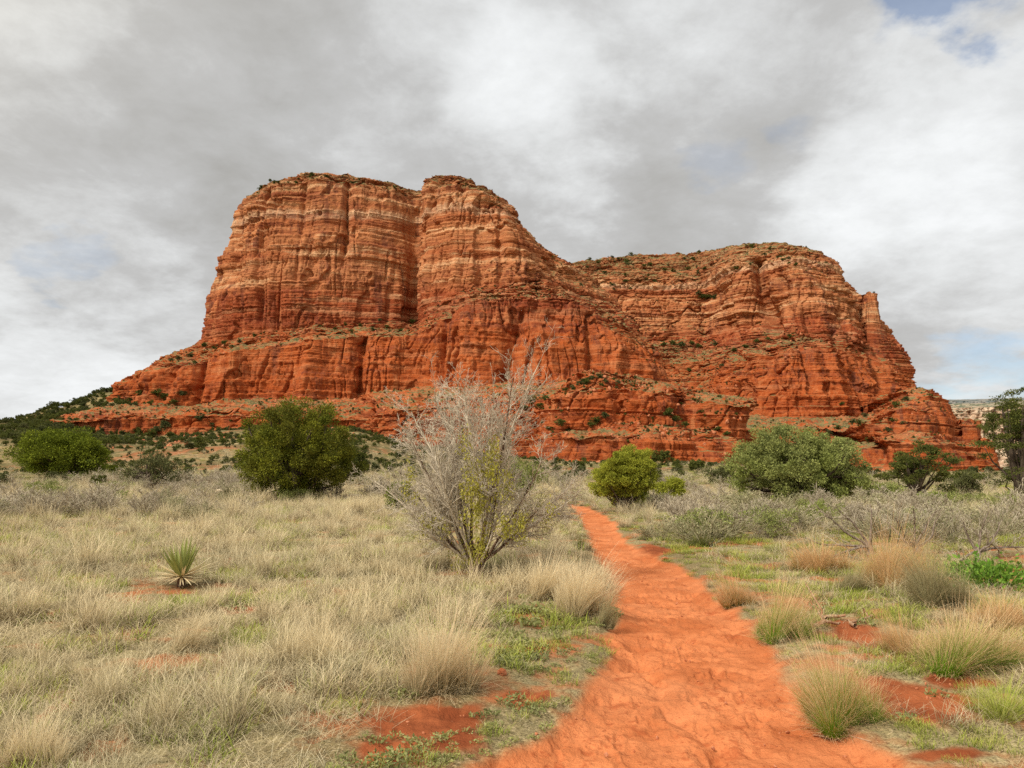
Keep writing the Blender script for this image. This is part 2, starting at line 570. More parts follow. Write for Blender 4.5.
def rock(name, cols, mat, wrapL=110, wrapR=110, top=110, drop=70, res=0.55, feats=(), amp=1.0, strata=1.0, flute=1.0, stair=0.8, seed=0, flatk=1.0):
    P = np.array([[at(*p) for p in c] for c in cols])
    def wr(p, W, sgn):
        a = p.copy(); a[:, 1] += 0.35 * W; a[:, 0] += -sgn * 0.02 * W
        b = p.copy(); b[:, 1] += W; b[:, 0] += -sgn * 0.35 * W; b[:, 2] -= 0.02 * W
        return a, b
    a, b = wr(P[0], wrapL, -1); c, d = wr(P[-1], wrapR, 1)
    P = np.concatenate([[b], [a], P, [c], [d]])
    t1 = P[:, -1:].copy(); t1[..., 1] += top; t1[..., 2] -= 0.05 * top
    t2 = t1.copy(); t2[..., 1] += 0.3 * top; t2[..., 2] -= drop
    bt = P[:, :1].copy(); bt[..., 2] -= 25; bt[..., 1] -= 3
    P = np.concatenate([bt, P, t1, t2], 1)
    du = np.linalg.norm(np.diff(P[:, 1:-2], axis=0), axis=2).mean(1)
    tu = np.concatenate([[0], np.cumsum(du)])
    # finer in front, coarser on the wrapped back
    q = []
    for i in range(len(tu) - 1):
        k = max(3, int(du[i] / (res if 2 <= i < len(tu) - 3 else res * 2.2)))
        q.append(np.linspace(tu[i], tu[i + 1], k, endpoint=False))
    q = np.concatenate(q + [[tu[-1]]])
    G = pchip(tu, P, q)                                   # nu x nl x 3
    dv = np.diff(P, axis=1)
    wv = (np.abs(dv[..., 2]) + 0.45 * np.abs(dv[..., 1]) + 0.45 * np.abs(dv[..., 0])).mean(0)
    kv = [max(2, int(w_ / (res * 0.8))) for w_ in wv]
    kv[0] = 4; kv[-1] = 6; kv[-2] = max(6, kv[-2] // 2)
    tv = np.concatenate([[0], np.cumsum(wv)])
    qv = np.concatenate([np.linspace(tv[i], tv[i + 1], k, endpoint=False) for i, k in enumerate(kv)] + [[tv[-1]]])
    GT = G.transpose(1, 0, 2)
    S = pchip(tv, GT, qv)
    L = np.stack([[np.interp(qv, tv, GT[:, 0, 0])] * 1][0], -1) if False else None
    i = np.clip(np.searchsorted(tv, qv, side='right') - 1, 0, len(tv) - 2)
    x = ((qv - tv[i]) / (tv[i + 1] - tv[i]))[:, None, None]
    Lin = GT[i] * (1 - x) + GT[i + 1] * x
    S = (0.5 * S + 0.5 * Lin).astype(np.float32)           # nv x nu x 3
    Tu = np.gradient(S, axis=1); Tv = np.gradient(S, axis=0)
    N = np.cross(Tu, Tv)
    N /= np.linalg.norm(N, axis=2)[..., None] + 1e-9
    c = np.clip(np.linalg.norm(N[..., :2], axis=2), 0, 1)
    X, Y, Z = S[..., 0], S[..., 1], S[..., 2]
    o = seed * 17.3
    disp = 0
    big = np.abs(pn(X / 42 + o, Y / 42, Z / 230))
    mid = np.abs(pn(X / 17 + o, Y / 17, Z / 110 + 5))
    sml = np.abs(pn(X / 6.5 + o, Y / 6.5, Z / 42 + 9))
    gate = sstep(-0.25, 0.35, pn(X / 60, Y / 60, Z / 35 + 3))
    disp = disp + flute * amp * (9.0 * (big ** 0.8 - 0.3) + 4.2 * (mid ** 0.75 - 0.3) * (0.35 + gate) + 1.6 * (sml ** 0.6 - 0.3) * (0.3 + gate) * 1.5)
    zz = Z + 3.2 * pn(X / 110, Y / 110, Z * 0 + o) + 0.5 * pn(X / 14, Y / 14, Z * 0 + 2)
    k = np.clip(np.searchsorted(_bz, zz) - 1, 1, len(_bz) - 2)
    th = _bz[k + 1] - _bz[k]
    fr = np.clip((zz - _bz[k]) / th, 0, 1)
    e = 0.16
    cur = _bp[k] * (0.65 + 0.8 * pn(X / 26, Y / 26, k * 3.17 + o))
    prv = _bp[k - 1] * (0.65 + 0.8 * pn(X / 26, Y / 26, (k - 1) * 3.17 + o))
    st = prv + (cur - prv) * sstep(0, e, fr)
    rnd = 1 - (2 * np.clip((fr - e) / (1 - e), 0, 1) - 1) ** 4                # each bed's face bulges a little
    sg = 0.30 + 1.15 * sstep(-0.35, 0.45, pn(X / 48 + o, Y / 48, Z / 26 + 7))      # some faces are massive, others finely bedded
    sg = sg * (0.55 + 0.45 * sstep(95, 120, Z))
    disp = disp + strata * sg * (1.25 * st + 0.35 * rnd * np.minimum(th, 3) / 3)
    # slabs fallen away along joints: sharp-edged scars
    bl = pn(X / 9 + o, Y / 9, Z / 42 + 31) + 0.35 * pn(X / 3.5, Y / 3.5, Z / 6)
    disp = disp + amp * (2.6 * np.round(bl * 2.6) / 2.6) * (0.4 + 0.8 * gate)
    sc2 = pn(X / 26 + o, Y / 26, Z / 55 + 77) + 0.15 * pn(X / 8, Y / 8, Z / 8)
    disp = disp - amp * 3.2 * sstep(0.22, 0.27, sc2)
    kb = np.clip(np.searchsorted(_gz, zz) - 1, 1, len(_gz) - 2)
    tb = _gz[kb + 1] - _gz[kb]; fb_ = np.clip((zz - _gz[kb]) / tb, 0, 1)
    eb = np.clip(1.6 / tb, 0, 0.4)
    c1 = _gp[kb] * (0.7 + 0.6 * pn(X / 45, Y / 45, kb * 5.1 + o)); c0 = _gp[kb - 1] * (0.7 + 0.6 * pn(X / 45, Y / 45, (kb - 1) * 5.1 + o))
    disp = disp + strata * 1.9 * (c0 + (c1 - c0) * sstep(0, eb, fb_)) + strata * 1.1 * np.exp(-(1 - fb_) * tb / 1.5)     # great beds with overhanging lips
    for (s1, s2, dpt, wd_) in ((19, 170, 4.5, 0.045), (8, 90, 2.4, 0.06)):
        n_ = pn(X / s1 + 3 * o, Y / s1, Z / s2 + s1) + 0.04 * pn(X / 3, Y / 3, Z / 6)
        disp = disp - flute * amp * dpt * np.exp(-(n_ / wd_) ** 2) * sstep(-0.1, 0.25, pn(X / 33, Y / 33, Z / 40 + s2))
    cot = np.clip(np.sqrt(np.clip(1 - c * c, 0, 1)) / np.maximum(c, 0.25), 0, 2.6)
    soft = sstep(0.02, 0.35, c)
    disp = disp + stair * soft * (fr - 0.5) * th * cot
    disp = disp + amp * (0.55 * fbm(X / 7, Y / 7, Z / 5, 4, 0.55) + 1.8 * pn(X / 24, Y / 24, Z / 24))
    for (fpx, fY, wd, dp, z0, z1, *sk) in feats:
        x0 = at(fpx, 300, fY)[0]
        s_ = sk[0] if sk else 0.0
        xc_ = x0 + s_ * (Z - z0) + 1.0 * pn(Z / 25, 0 * Z, 0 * Z + fpx)
        g_ = np.exp(-np.abs((X - xc_) / wd) ** 1.6)
        disp = disp + dp * g_ * sstep(z0 - 4, z0 + 5, Z) * sstep(z1 + 7, z1 - 4, Z) * sstep(fY + 120, fY + 70, Y)
    nh = N[..., :2] / (np.linalg.norm(N[..., :2], axis=2)[..., None] + 1e-6)
    h = (disp * sstep(0.0, 0.5, c)).astype(np.float32)
    S[..., 0] += h * nh[..., 0]
    S[..., 1] += h * nh[..., 1]
    S[..., 2] += (1 - c) * (3.2 * fbm(X / 14, Y / 14, Z * 0 + 2, 5, 0.6))
    nv, nu = S.shape[:2]
    i0 = (np.arange(nv - 1)[:, None] * nu + np.arange(nu - 1)[None]).ravel()
    Fq = np.stack([i0, i0 + 1, i0 + nu + 1, i0 + nu], -1)
    fl = sstep(0.45, 0.80, N[..., 2]) * sstep(-0.75, 0.1, fbm(X / 16, Y / 16, Z / 9 + 2, 3))
    ob = obj(name, mesh_np(name, S.reshape(-1, 3), Fq, [mat], {'flat': flatk * fl.ravel()}))
    ob['kind'] = 'structure'
    # keep points for the placing of shrubs
    Tu = np.gradient(S, axis=1); Tv = np.gradient(S, axis=0)
    N2 = np.cross(Tu, Tv); N2 /= np.linalg.norm(N2, axis=2)[..., None] + 1e-9
    k0 = slice(kv[0], None)
    VEG.append((S[k0].reshape(-1, 3), N2[k0][..., 2].ravel(), N[k0][..., 2].ravel()))
    return ob


RM, nt = material('layered_red_sandstone')
geo = nt.n('ShaderNodeNewGeometry')
P = geo.outputs['Position']
sp = nt.n('ShaderNodeSeparateXYZ'); nt.link(P, sp.inputs[0])
Z = sp.outputs[2]
wz = nt.math('ADD', Z, nt.math('MULTIPLY', nt.math('SUBTRACT', nt.noise(P, 0.012, 3, 0.5), 0.5), 22))
def zc(v): return v / 260.0
zone = nt.ramp(nt.math('DIVIDE', wz, 260.0), [
    (zc(0), (0.42, 0.105, 0.030)), (zc(60), (0.44, 0.104, 0.027)), (zc(92), (0.48, 0.125, 0.034)), (zc(110), (0.37, 0.090, 0.030)), (zc(118), (0.29, 0.066, 0.026)),
    (zc(142), (0.37, 0.092, 0.034)), (zc(150), (0.53, 0.215, 0.095)), (zc(168), (0.60, 0.285, 0.135)), (zc(176), (0.45, 0.155, 0.062)), (zc(190), (0.57, 0.255, 0.115)),
    (zc(208), (0.45, 0.16, 0.065)), (zc(212), (0.74, 0.52, 0.34)), (zc(216), (0.72, 0.48, 0.30)), (zc(219), (0.50, 0.21, 0.09)), (zc(236), (0.44, 0.19, 0.09))])
zone = nt.vmath('MULTIPLY', zone, (0.84, 0.77, 0.72))
b1 = nt.noise(nt.scalev(P, (0.014, 0.014, 0.20)), 1.0, 6, 0.66)
b2 = nt.noise(nt.scalev(P, (0.03, 0.03, 1.7)), 1.0, 3, 0.6)
col = nt.mix(nt.rng(b1, 0.32, 0.50, 0.8, 0.0), zone, (0.20, 0.048, 0.024))
hi = nt.math('MULTIPLY', nt.rng(b1, 0.50, 0.64), nt.rng(wz, 110, 165, 0.2, 0.95))
col = nt.mix(hi, col, (0.62, 0.37, 0.20))
thin = nt.math('MULTIPLY', nt.rng(b2, 0.60, 0.68, 0, 0.5), nt.rng(nt.noise(P, 0.03, 3, 0.5), 0.40, 0.6))
col = nt.mix(thin, col, (0.15, 0.045, 0.026))
# desert varnish streaks running down the faces
v1 = nt.noise(nt.scalev(P, (0.22, 0.22, 0.018)), 1.0, 5, 0.62)
v2 = nt.noise(nt.scalev(P, (0.9, 0.9, 0.05)), 1.0, 4, 0.6)
patch = nt.rng(nt.noise(P, 0.022, 4, 0.55), 0.40, 0.62)
col = nt.mix(nt.math('MULTIPLY', nt.rng(v1, 0.48, 0.62, 0, 0.85), patch), col, (0.13, 0.04, 0.027))
col = nt.mix(nt.math('MULTIPLY', nt.rng(v2, 0.52, 0.70, 0, 0.6), nt.math('SUBTRACT', 1.1, patch)), col, (0.22, 0.06, 0.03))
col = nt.mix(nt.math('MULTIPLY', nt.rng(v1, 0.47, 0.36, 0, 0.5), nt.rng(nt.noise(P, 0.05, 3, 0.5), 0.45, 0.6)), col, (0.60, 0.24, 0.10))
col = nt.mix(nt.rng(nt.noise(P, 0.35, 5, 0.65), 0.42, 0.68, 0, 0.35), col, (0.56, 0.20, 0.08))
# flat ledges: dry soil and scrub
sn = nt.n('ShaderNodeSeparateXYZ'); nt.link(geo.outputs['Normal'], sn.inputs[0])
NZ = nt.math('ADD', sn.outputs[2], nt.math('MULTIPLY', nt.math('SUBTRACT', nt.noise(P, 0.12, 4, 0.6), 0.5), 0.30))
vegc = nt.mix(nt.rng(nt.noise(P, 0.10, 5, 0.65), 0.36, 0.56), (0.31, 0.145, 0.065), (0.19, 0.165, 0.072))
vegc = nt.mix(nt.rng(nt.noise(P, 0.30, 4, 0.7), 0.50, 0.58, 0, 0.9), vegc, (0.075, 0.08, 0.032))
vegc = nt.mix(nt.rng(nt.noise(P, 0.06, 4, 0.7), 0.52, 0.60, 0, 0.8), vegc, (0.42, 0.145, 0.06))
NZ = nt.math('ADD', NZ, nt.rng(Z, 226, 236, 0, 0.32))
NZ = nt.math('ADD', NZ, nt.math('MULTIPLY', attr(nt, 'flat'), 0.34))
col = nt.mix(nt.rng(NZ, 0.82, 0.96), col, vegc)
bm = nt.math('ADD', nt.math('MULTIPLY', nt.noise(nt.scalev(P, (0.25, 0.25, 0.9)), 1.0, 6, 0.65), 1.0), nt.math('MULTIPLY', v2, 0.5))
bm = nt.math('ADD', bm, nt.math('MULTIPLY', b2, 0.5))
finish(nt, col, 0.92, bm, 1.1, spec=0.08)

# ---- the western butte: apron, terrace, two towers
A = [
    [(104, 450, 565), (112, 405, 565), (118, 388, 570), (150, 364, 640), (201, 340, 665), (212, 300, 662), (227, 262, 662), (241, 204, 668), (258, 197, 700)],
    [(150, 450, 550), (150, 409, 552), (152, 372, 562), (178, 360, 600), (206, 340, 640), (219, 298, 642), (233, 255, 647), (247, 199, 650), (262, 193, 690)],
    [(190, 450, 545), (190, 414, 542), (200, 362, 552), (212, 352, 590), (226, 338, 618), (234, 292, 620), (246, 250, 628), (264, 187, 632), (284, 181, 670)],
    [(240, 450, 540), (240, 416, 545), (246, 352, 556), (252, 345, 590), (262, 331, 610), (270, 288, 614), (278, 245, 620), (292, 183, 630), (308, 175.5, 670)],
    [(312, 450, 532), (312, 410, 532), (312, 342, 548), (315, 338, 585), (318, 324, 610), (322, 287, 613), (328, 240, 618), (342, 181, 628), (345, 177.5, 675)],
    [(365, 450, 535), (365, 405, 540), (366, 336, 556), (368, 332, 590), (370, 322, 616), (372, 287, 620), (378, 240, 624), (384, 187, 634), (386, 184, 680)],
    [(402, 450, 540), (402, 400, 548), (402, 337, 560), (408, 330, 600), (414, 319, 636), (414, 287, 640), (414, 240, 644), (414, 195, 650), (414, 191, 685)],
    [(440, 450, 530), (440, 396, 538), (438, 320, 555), (434, 314, 578), (429, 306, 602), (428, 280, 610), (427, 240, 616), (426, 186, 630), (436, 180, 668)],
    [(480, 450, 525), (480, 393, 532), (474, 302, 550), (470, 296, 572), (466, 288, 592), (464, 264, 598), (462, 230, 604), (460, 186, 618), (460, 180, 655)],
    [(535, 450, 525), (535, 391, 532), (526, 299, 550), (522, 294, 568), (518, 286, 590), (510, 258, 600), (504, 226, 606), (494, 197, 622), (490, 190, 655)],
    [(580, 450, 530), (580, 389, 534), (570, 302, 556), (564, 295, 580), (556, 283, 612), (540, 260, 634), (524, 236, 640), (510, 213, 652), (505, 206, 680)],
    [(630, 450, 540), (630, 386, 542), (618, 336, 560), (610, 322, 585), (600, 302, 636), (580, 276, 668), (558, 262, 680), (526, 236, 684), (516, 222, 700)],
    [(674, 450, 560), (671, 384, 565), (656, 352, 580), (642, 334, 605), (626, 312, 655), (604, 289, 700), (572, 267, 712), (540, 257, 712), (528, 244, 716)],
]
rock('butte', A, RM, wrapL=120, wrapR=70, top=90, strata=1.0, feats=[
    (415, 650, 5.0, -8, 100, 300), (312, 535, 9, 13, 20, 103, -0.02), (236, 545, 12, 12, 20, 92), (363, 545, 2.2, -9, 50, 98), (262, 620, 3, -6, 118, 200), (385, 610, 2, -4, 118, 150),
    (440, 530, 2.5, -7, 50, 118), (500, 600, 3, -3, 150, 230), (345, 625, 2.2, -3, 165, 240), (262, 634, 2.5, -6, 150, 240), (232, 645, 2.2, -4, 150, 240), (300, 625, 2.2, -4, 150, 240), (500, 535, 4, -8, 50, 112, 0.25), (545, 535, 10, 7, 40, 100),
    (590, 545, 3, -7, 50, 110), (458, 535, 10, 5, 50, 115), (612, 545, 8, 6, 50, 100), (202, 548, 4, -9, 40, 80)], seed=1)

# ---- the eastern butte
B = [
    [(545, 455, 700), (545, 415, 700), (545, 365, 760), (548, 346, 820), (548, 325, 850), (548, 300, 868), (550, 284, 890), (550, 276, 905), (560, 263, 965)],
    [(600, 455, 690), (600, 413, 700), (600, 365, 760), (600, 347, 820), (600, 325, 850), (598, 300, 872), (596, 284, 890), (592, 275, 910), (592, 260.5, 975)],
    [(655, 455, 690), (655, 410, 700), (658, 363, 755), (656, 346, 815), (655, 325, 845), (652, 300, 868), (648, 282, 885), (645, 275, 910), (650, 255, 985)],
    [(700, 455, 680), (702, 412, 690), (705, 364, 745), (705, 347, 805), (704, 325, 838), (702, 303, 858), (700, 282, 878), (698, 271, 905), (700, 253, 970)],
    [(730, 455, 660), (732, 413, 672), (732, 362, 705), (735, 345, 762), (734, 325, 778), (730, 300, 786), (728, 282, 792), (728, 271, 800), (735, 246, 890)],
    [(766, 455, 645), (768, 416, 658), (768, 354, 690), (768, 341, 745), (766, 322, 765), (765, 300, 778), (765, 278, 784), (765, 262, 790), (770, 243, 860)],
    [(800, 455, 635), (800, 418, 648), (800, 347, 678), (800, 337, 722), (800, 320, 736), (800, 298, 745), (800, 275, 756), (799, 258, 772), (800, 247, 830)],
    [(835, 455, 640), (835, 419, 655), (832, 350, 688), (832, 337, 728), (829, 318, 742), (826, 298, 752), (824, 278, 764), (820, 263, 788), (824, 256.5, 822)],
    [(866, 455, 660), (866, 418, 675), (860, 360, 706), (856, 340, 745), (851, 320, 760), (847, 304, 772), (843, 288, 786), (838, 275, 806), (842, 268, 830)],
    [(900, 455, 690), (896, 414, 700), (884, 368, 735), (876, 340, 780), (868, 326, 792), (860, 315, 800), (855, 301, 812), (850, 289, 826), (848, 281, 842)],
    [(935, 455, 720), (930, 412, 735), (912, 382, 775), (904, 360, 822), (895, 342, 830), (887, 331, 838), (878, 322, 848), (868, 313, 858), (860, 305, 866)],
]
rock('butte', B, RM, wrapL=60, wrapR=120, top=160, drop=50, res=0.65, strata=1.7, feats=[
    (765, 775, 4.5, -22, 132, 222), (710, 855, 11, -13, 168, 196), (728, 790, 5, -8, 130, 210), (813, 655, 3, -11, 70, 122), (790, 745, 3, -6, 130, 205), (858, 680, 4, -8, 50, 130),
    (782, 650, 3, -6, 60, 120), (840, 655, 5, 7, 50, 118), (872, 780, 5, -11, 110, 215), (840, 760, 3, -5, 130, 200), (755, 665, 3, -5, 60, 110), (893, 700, 6, -14, 60, 120)], seed=2)
rock('rock_spire', [
    [(858, 360, 800), (861, 345, 800), (863, 318, 802), (865, 300, 806), (867, 294, 808)],
    [(866, 360, 780), (867, 345, 783), (867, 318, 788), (868.5, 300, 796), (869, 291.5, 804)],
    [(878, 360, 780), (877, 345, 783), (875, 318, 788), (873.5, 300, 796), (873, 293, 804)],
    [(892, 360, 800), (888, 345, 802), (880, 318, 804), (876, 302, 807), (875, 297, 809)]], RM, 16, 16, 6, 30, 0.6, amp=0.3, flute=0.25, strata=0.6, seed=3)

# ---- lower ledges
Cc = [
    [(44, 436, 482), (48, 432, 484), (52, 424, 486), (70, 419, 540)],
    [(100, 448, 462), (103, 443, 465), (106, 421, 470), (122, 406, 548)],
    [(140, 448, 450), (141, 442, 452), (142, 418, 458), (165, 407, 548)],
    [(165, 448, 448), (165, 442, 450), (167, 419, 458), (190, 408, 548)],
    [(215, 442, 445), (215, 436, 448), (218, 412, 462), (225, 402, 540)],
    [(265, 440, 440), (265, 434, 444), (265, 410, 465), (265, 400, 540)],
    [(312, 445, 436), (312, 440, 440), (312, 418, 460), (312, 400, 538)],
    [(350, 450, 430), (350, 445, 435), (350, 420, 455), (350, 400, 540)],
    [(385, 462, 420), (385, 445, 428), (385, 412, 452), (385, 392, 545)],
    [(450, 468, 415), (450, 450, 425), (450, 412, 450), (450, 388, 540)],
    [(520, 472, 410), (520, 450, 420), (520, 418, 440), (522, 384, 540)],
    [(570, 474, 410), (570, 450, 420), (570, 415, 440), (570, 384, 540)],
]
rock('rock_ledge', Cc, RM, 60, 40, 60, 30, 0.42, amp=0.75, flute=0.9, strata=0.8, stair=1.0, flatk=0.45, seed=4, feats=[(360, 440, 5, -10, 10, 40), (400, 440, 8, 6, 10, 40), (330, 440, 3, -6, 10, 40)])
Dd = [
    [(528, 478, 385), (530, 448, 392), (534, 440, 400), (537, 424, 412), (540, 414, 420), (562, 398, 520)],
    [(548, 478, 376), (549, 444, 382), (550, 434, 394), (552, 418, 402), (554, 402, 410), (565, 390, 520)],
    [(580, 478, 370), (580, 438, 378), (580, 429, 396), (580, 418, 401), (582, 394, 410), (585, 372, 440)],
    [(612, 477, 368), (612, 438, 376), (612, 430, 394), (612, 416, 399), (612, 391, 408), (608, 374, 440)],
    [(655, 475, 365), (655, 434, 374), (655, 425, 390), (656, 414, 395), (657, 392, 404), (655, 384, 500)],
    [(700, 474, 368), (700, 438, 378), (700, 428, 394), (700, 418, 399), (700, 402, 408), (695, 394, 520)],
    [(735, 472, 372), (734, 448, 382), (734, 438, 396), (738, 426, 401), (742, 407, 410), (740, 400, 520)],
    [(752, 473, 392), (751, 458, 400), (749, 448, 410), (747, 430, 416), (747, 410, 424), (747, 402, 520)],
]
rock('rock_ledge', Dd, RM, 50, 60, 60, 30, 0.38, amp=0.65, flute=0.9, strata=0.9, stair=1.0, flatk=0.45, seed=5, feats=[(618, 395, 2.5, -4, 10, 40), (690, 395, 3, -5, 10, 40), (642, 380, 4, 4, 5, 20), (722, 395, 3, 4, 8, 30)])
Ee = [
    [(725, 480, 520), (725, 458, 525), (725, 444, 560), (725, 430, 572), (728, 414, 660)],
    [(800, 480, 500), (800, 455, 508), (800, 444, 540), (802, 430, 552), (800, 419, 650)],
    [(845, 481, 490), (845, 452, 498), (845, 442, 525), (848, 430, 538), (852, 418, 655)],
    [(868, 484, 480), (868, 446, 488), (868, 438, 505), (872, 425, 515), (872, 412, 665)],
    [(895, 484, 470), (895, 442, 478), (895, 434, 500), (897, 412, 512), (903, 393, 600)],
    [(925, 486, 470), (925, 440, 478), (924, 432, 500), (922, 410, 514), (918, 388, 600)],
    [(950, 488, 474), (948, 448, 482), (946, 440, 505), (941, 420, 520), (934, 396, 600)],
    [(975, 490, 480), (973, 458, 488), (966, 452, 510), (956, 437, 528), (942, 413, 605)],
    [(1000, 492, 495), (997, 470, 502), (988, 464, 520), (977, 450, 540), (955, 425, 610)],
]
rock('rock_ledge', Ee, RM, 40, 90, 60, 40, 0.5, amp=0.6, flute=0.6, strata=1.0, stair=0.9, flatk=0.45, seed=6, feats=[(868, 480, 4, -12, 2, 40), (905, 480, 8, 7, 0, 30), (880, 515, 4, -9, 20, 60), (935, 515, 4, -5, 20, 50)])
rock('rock_ledge', [
    [(958, 452, 560), (959, 446, 560), (959, 434, 562), (960, 424, 566), (962, 420, 570)],
    [(963, 452, 540), (963, 446, 541), (963, 434, 543), (963, 424, 547), (965, 418.5, 556)],
    [(974, 454, 540), (974, 446, 541), (973, 434, 543), (971, 424, 547), (971, 419.5, 556)],
    [(984, 454, 556), (982, 446, 558), (979, 434, 560), (977, 425, 564), (976, 422, 568)]], RM, 14, 14, 8, 18, 0.4, amp=0.3, flute=0.2, strata=0.6, seed=7)
rock('rock_ledge', [
    [(976, 460, 545), (977, 455, 545), (978, 446, 547), (980, 440, 550)],
    [(981, 460, 530), (981, 455, 531), (981, 446, 534), (983, 438.5, 541)],
    [(990, 462, 530), (989, 455, 531), (988, 446, 534), (987, 440, 541)],
    [(998, 462, 545), (996, 455, 547), (992, 447, 549), (990, 442, 552)]], RM, 12, 12, 6, 14, 0.4, amp=0.3, flute=0.2, strata=0.6, seed=8)

# ---- far pale cliffs and the far plateau, right
PM, nt = material('pale_far_sandstone')
geo = nt.n('ShaderNodeNewGeometry'); P = geo.outputs['Position']
b1 = nt.noise(nt.scalev(P, (0.004, 0.004, 0.05)), 1.0, 5, 0.6)
col = nt.mix(nt.rng(b1, 0.38, 0.62), (0.52, 0.34, 0.23), (0.70, 0.55, 0.41))
col = nt.mix(nt.rng(nt.noise(P, 0.012, 5, 0.6), 0.48, 0.62, 0, 0.6), col, (0.36, 0.19, 0.12))
sn = nt.n('ShaderNodeSeparateXYZ'); nt.link(geo.outputs['Normal'], sn.inputs[0])
vg = nt.mix(nt.rng(nt.noise(P, 0.03, 4, 0.6), 0.42, 0.55), (0.13, 0.15, 0.10), (0.40, 0.33, 0.24))
col = nt.mix(nt.rng(sn.outputs[2], 0.62, 0.82), col, vg)
finish(nt, col, 0.95, nt.noise(P, 0.05, 5, 0.65), 12.0, spec=0.05)
rock('far_cliff', [
    [(900, 470, 2500), (900, 440, 2520), (900, 411, 2540), (905, 406, 2700)],
    [(945, 470, 2450), (945, 440, 2470), (945, 409, 2500), (945, 404, 2700)],
    [(975, 470, 2400), (975, 440, 2420), (975, 408, 2450), (975, 404, 2700)],
    [(1010, 470, 2380), (1010, 440, 2400), (1008, 406, 2430), (1006, 402, 2650)],
    [(1060, 470, 2400), (1060, 440, 2420), (1060, 402, 2460), (1060, 398, 2700)],
    [(1300, 470, 2400), (1300, 440, 2420), (1300, 404, 2480), (1300, 392, 2700)]], PM, 300, 300, 800, 60, 3.5, amp=5, flute=0.55, strata=3.0, stair=0.3, seed=9)
PL_, nt = material('far_plateau_scrub')
geo = nt.n('ShaderNodeNewGeometry'); P = geo.outputs['Position']
col = nt.mix(nt.rng(nt.noise(P, 0.01, 5, 0.6), 0.4, 0.6), (0.10, 0.125, 0.125), (0.24, 0.23, 0.21))
col = nt.mix(nt.rng(nt.noise(nt.scalev(P, (0.001, 0.001, 0.02)), 1, 4, 0.6), 0.55, 0.62, 0, 0.8), col, (0.48, 0.40, 0.36))
finish(nt, col, 0.95, spec=0.0)
rock('far_plateau', [
    [(860, 470, 6500), (860, 420, 6600), (860, 402, 6900), (860, 401, 7400)],
    [(960, 470, 6400), (960, 420, 6500), (960, 401, 6800), (960, 400, 7400)],
    [(1010, 470, 6400), (1010, 420, 6500), (1010, 400, 6800), (1010, 398.5, 7400)],
    [(1300, 470, 6400), (1300, 420, 6500), (1300, 396, 6800), (1300, 392, 7400)]], PL_, 300, 300, 800, 60, 12, amp=5, flute=0.3, strata=4.0, stair=0.2, seed=10)
# ------------------------------------------------------------------ vegetation materials
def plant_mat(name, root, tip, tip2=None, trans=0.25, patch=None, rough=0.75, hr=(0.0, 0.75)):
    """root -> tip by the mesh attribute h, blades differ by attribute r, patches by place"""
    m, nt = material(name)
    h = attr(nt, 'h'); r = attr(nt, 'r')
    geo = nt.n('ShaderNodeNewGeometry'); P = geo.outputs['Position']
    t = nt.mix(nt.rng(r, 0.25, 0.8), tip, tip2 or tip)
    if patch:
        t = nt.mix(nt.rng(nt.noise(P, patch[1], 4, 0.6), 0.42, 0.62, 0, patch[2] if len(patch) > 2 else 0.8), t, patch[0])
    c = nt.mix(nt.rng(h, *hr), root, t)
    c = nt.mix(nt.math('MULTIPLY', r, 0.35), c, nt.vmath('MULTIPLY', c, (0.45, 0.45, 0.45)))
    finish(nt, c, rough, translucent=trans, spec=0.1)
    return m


M_STRAW = plant_mat('dry_straw', (0.17, 0.125, 0.06), (1.0, 0.84, 0.54), (0.82, 0.69, 0.44), patch=((0.64, 0.58, 0.38), 0.55, 0.6))  # brown root darkened further: contact shade at the tuft foot put into the colour
M_GREY = plant_mat('weathered_grass', (0.14, 0.12, 0.055), (0.88, 0.78, 0.54), (0.62, 0.56, 0.35), patch=((0.85, 0.68, 0.42), 0.4, 0.6))  # root likewise: its own dull brown plus painted contact shade
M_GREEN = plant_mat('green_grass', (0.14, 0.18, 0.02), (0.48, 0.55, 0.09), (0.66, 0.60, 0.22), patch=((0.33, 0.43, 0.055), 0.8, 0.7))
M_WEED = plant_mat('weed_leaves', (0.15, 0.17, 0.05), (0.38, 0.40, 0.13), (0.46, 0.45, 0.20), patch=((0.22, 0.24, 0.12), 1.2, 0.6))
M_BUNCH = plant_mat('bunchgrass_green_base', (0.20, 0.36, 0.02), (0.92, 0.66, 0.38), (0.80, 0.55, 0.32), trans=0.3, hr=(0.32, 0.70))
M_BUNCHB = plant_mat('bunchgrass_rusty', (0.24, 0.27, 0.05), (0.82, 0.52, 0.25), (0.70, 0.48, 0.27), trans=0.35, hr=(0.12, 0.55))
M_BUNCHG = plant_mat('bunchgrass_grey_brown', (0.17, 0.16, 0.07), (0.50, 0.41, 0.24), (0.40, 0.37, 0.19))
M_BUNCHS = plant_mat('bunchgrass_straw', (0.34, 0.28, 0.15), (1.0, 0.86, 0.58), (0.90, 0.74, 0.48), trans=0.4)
M_BUNCHD = plant_mat('bunchgrass_dark_green', (0.07, 0.09, 0.02), (0.17, 0.20, 0.05), (0.25, 0.24, 0.08))
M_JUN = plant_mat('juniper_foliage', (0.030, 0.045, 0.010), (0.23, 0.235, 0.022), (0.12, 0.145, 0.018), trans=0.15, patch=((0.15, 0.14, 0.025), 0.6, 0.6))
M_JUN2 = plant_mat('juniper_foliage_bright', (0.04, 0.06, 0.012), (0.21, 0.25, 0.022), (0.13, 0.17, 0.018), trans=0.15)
M_LIME = plant_mat('yellow_green_foliage', (0.13, 0.15, 0.02), (0.40, 0.41, 0.05), (0.29, 0.32, 0.04), trans=0.25)
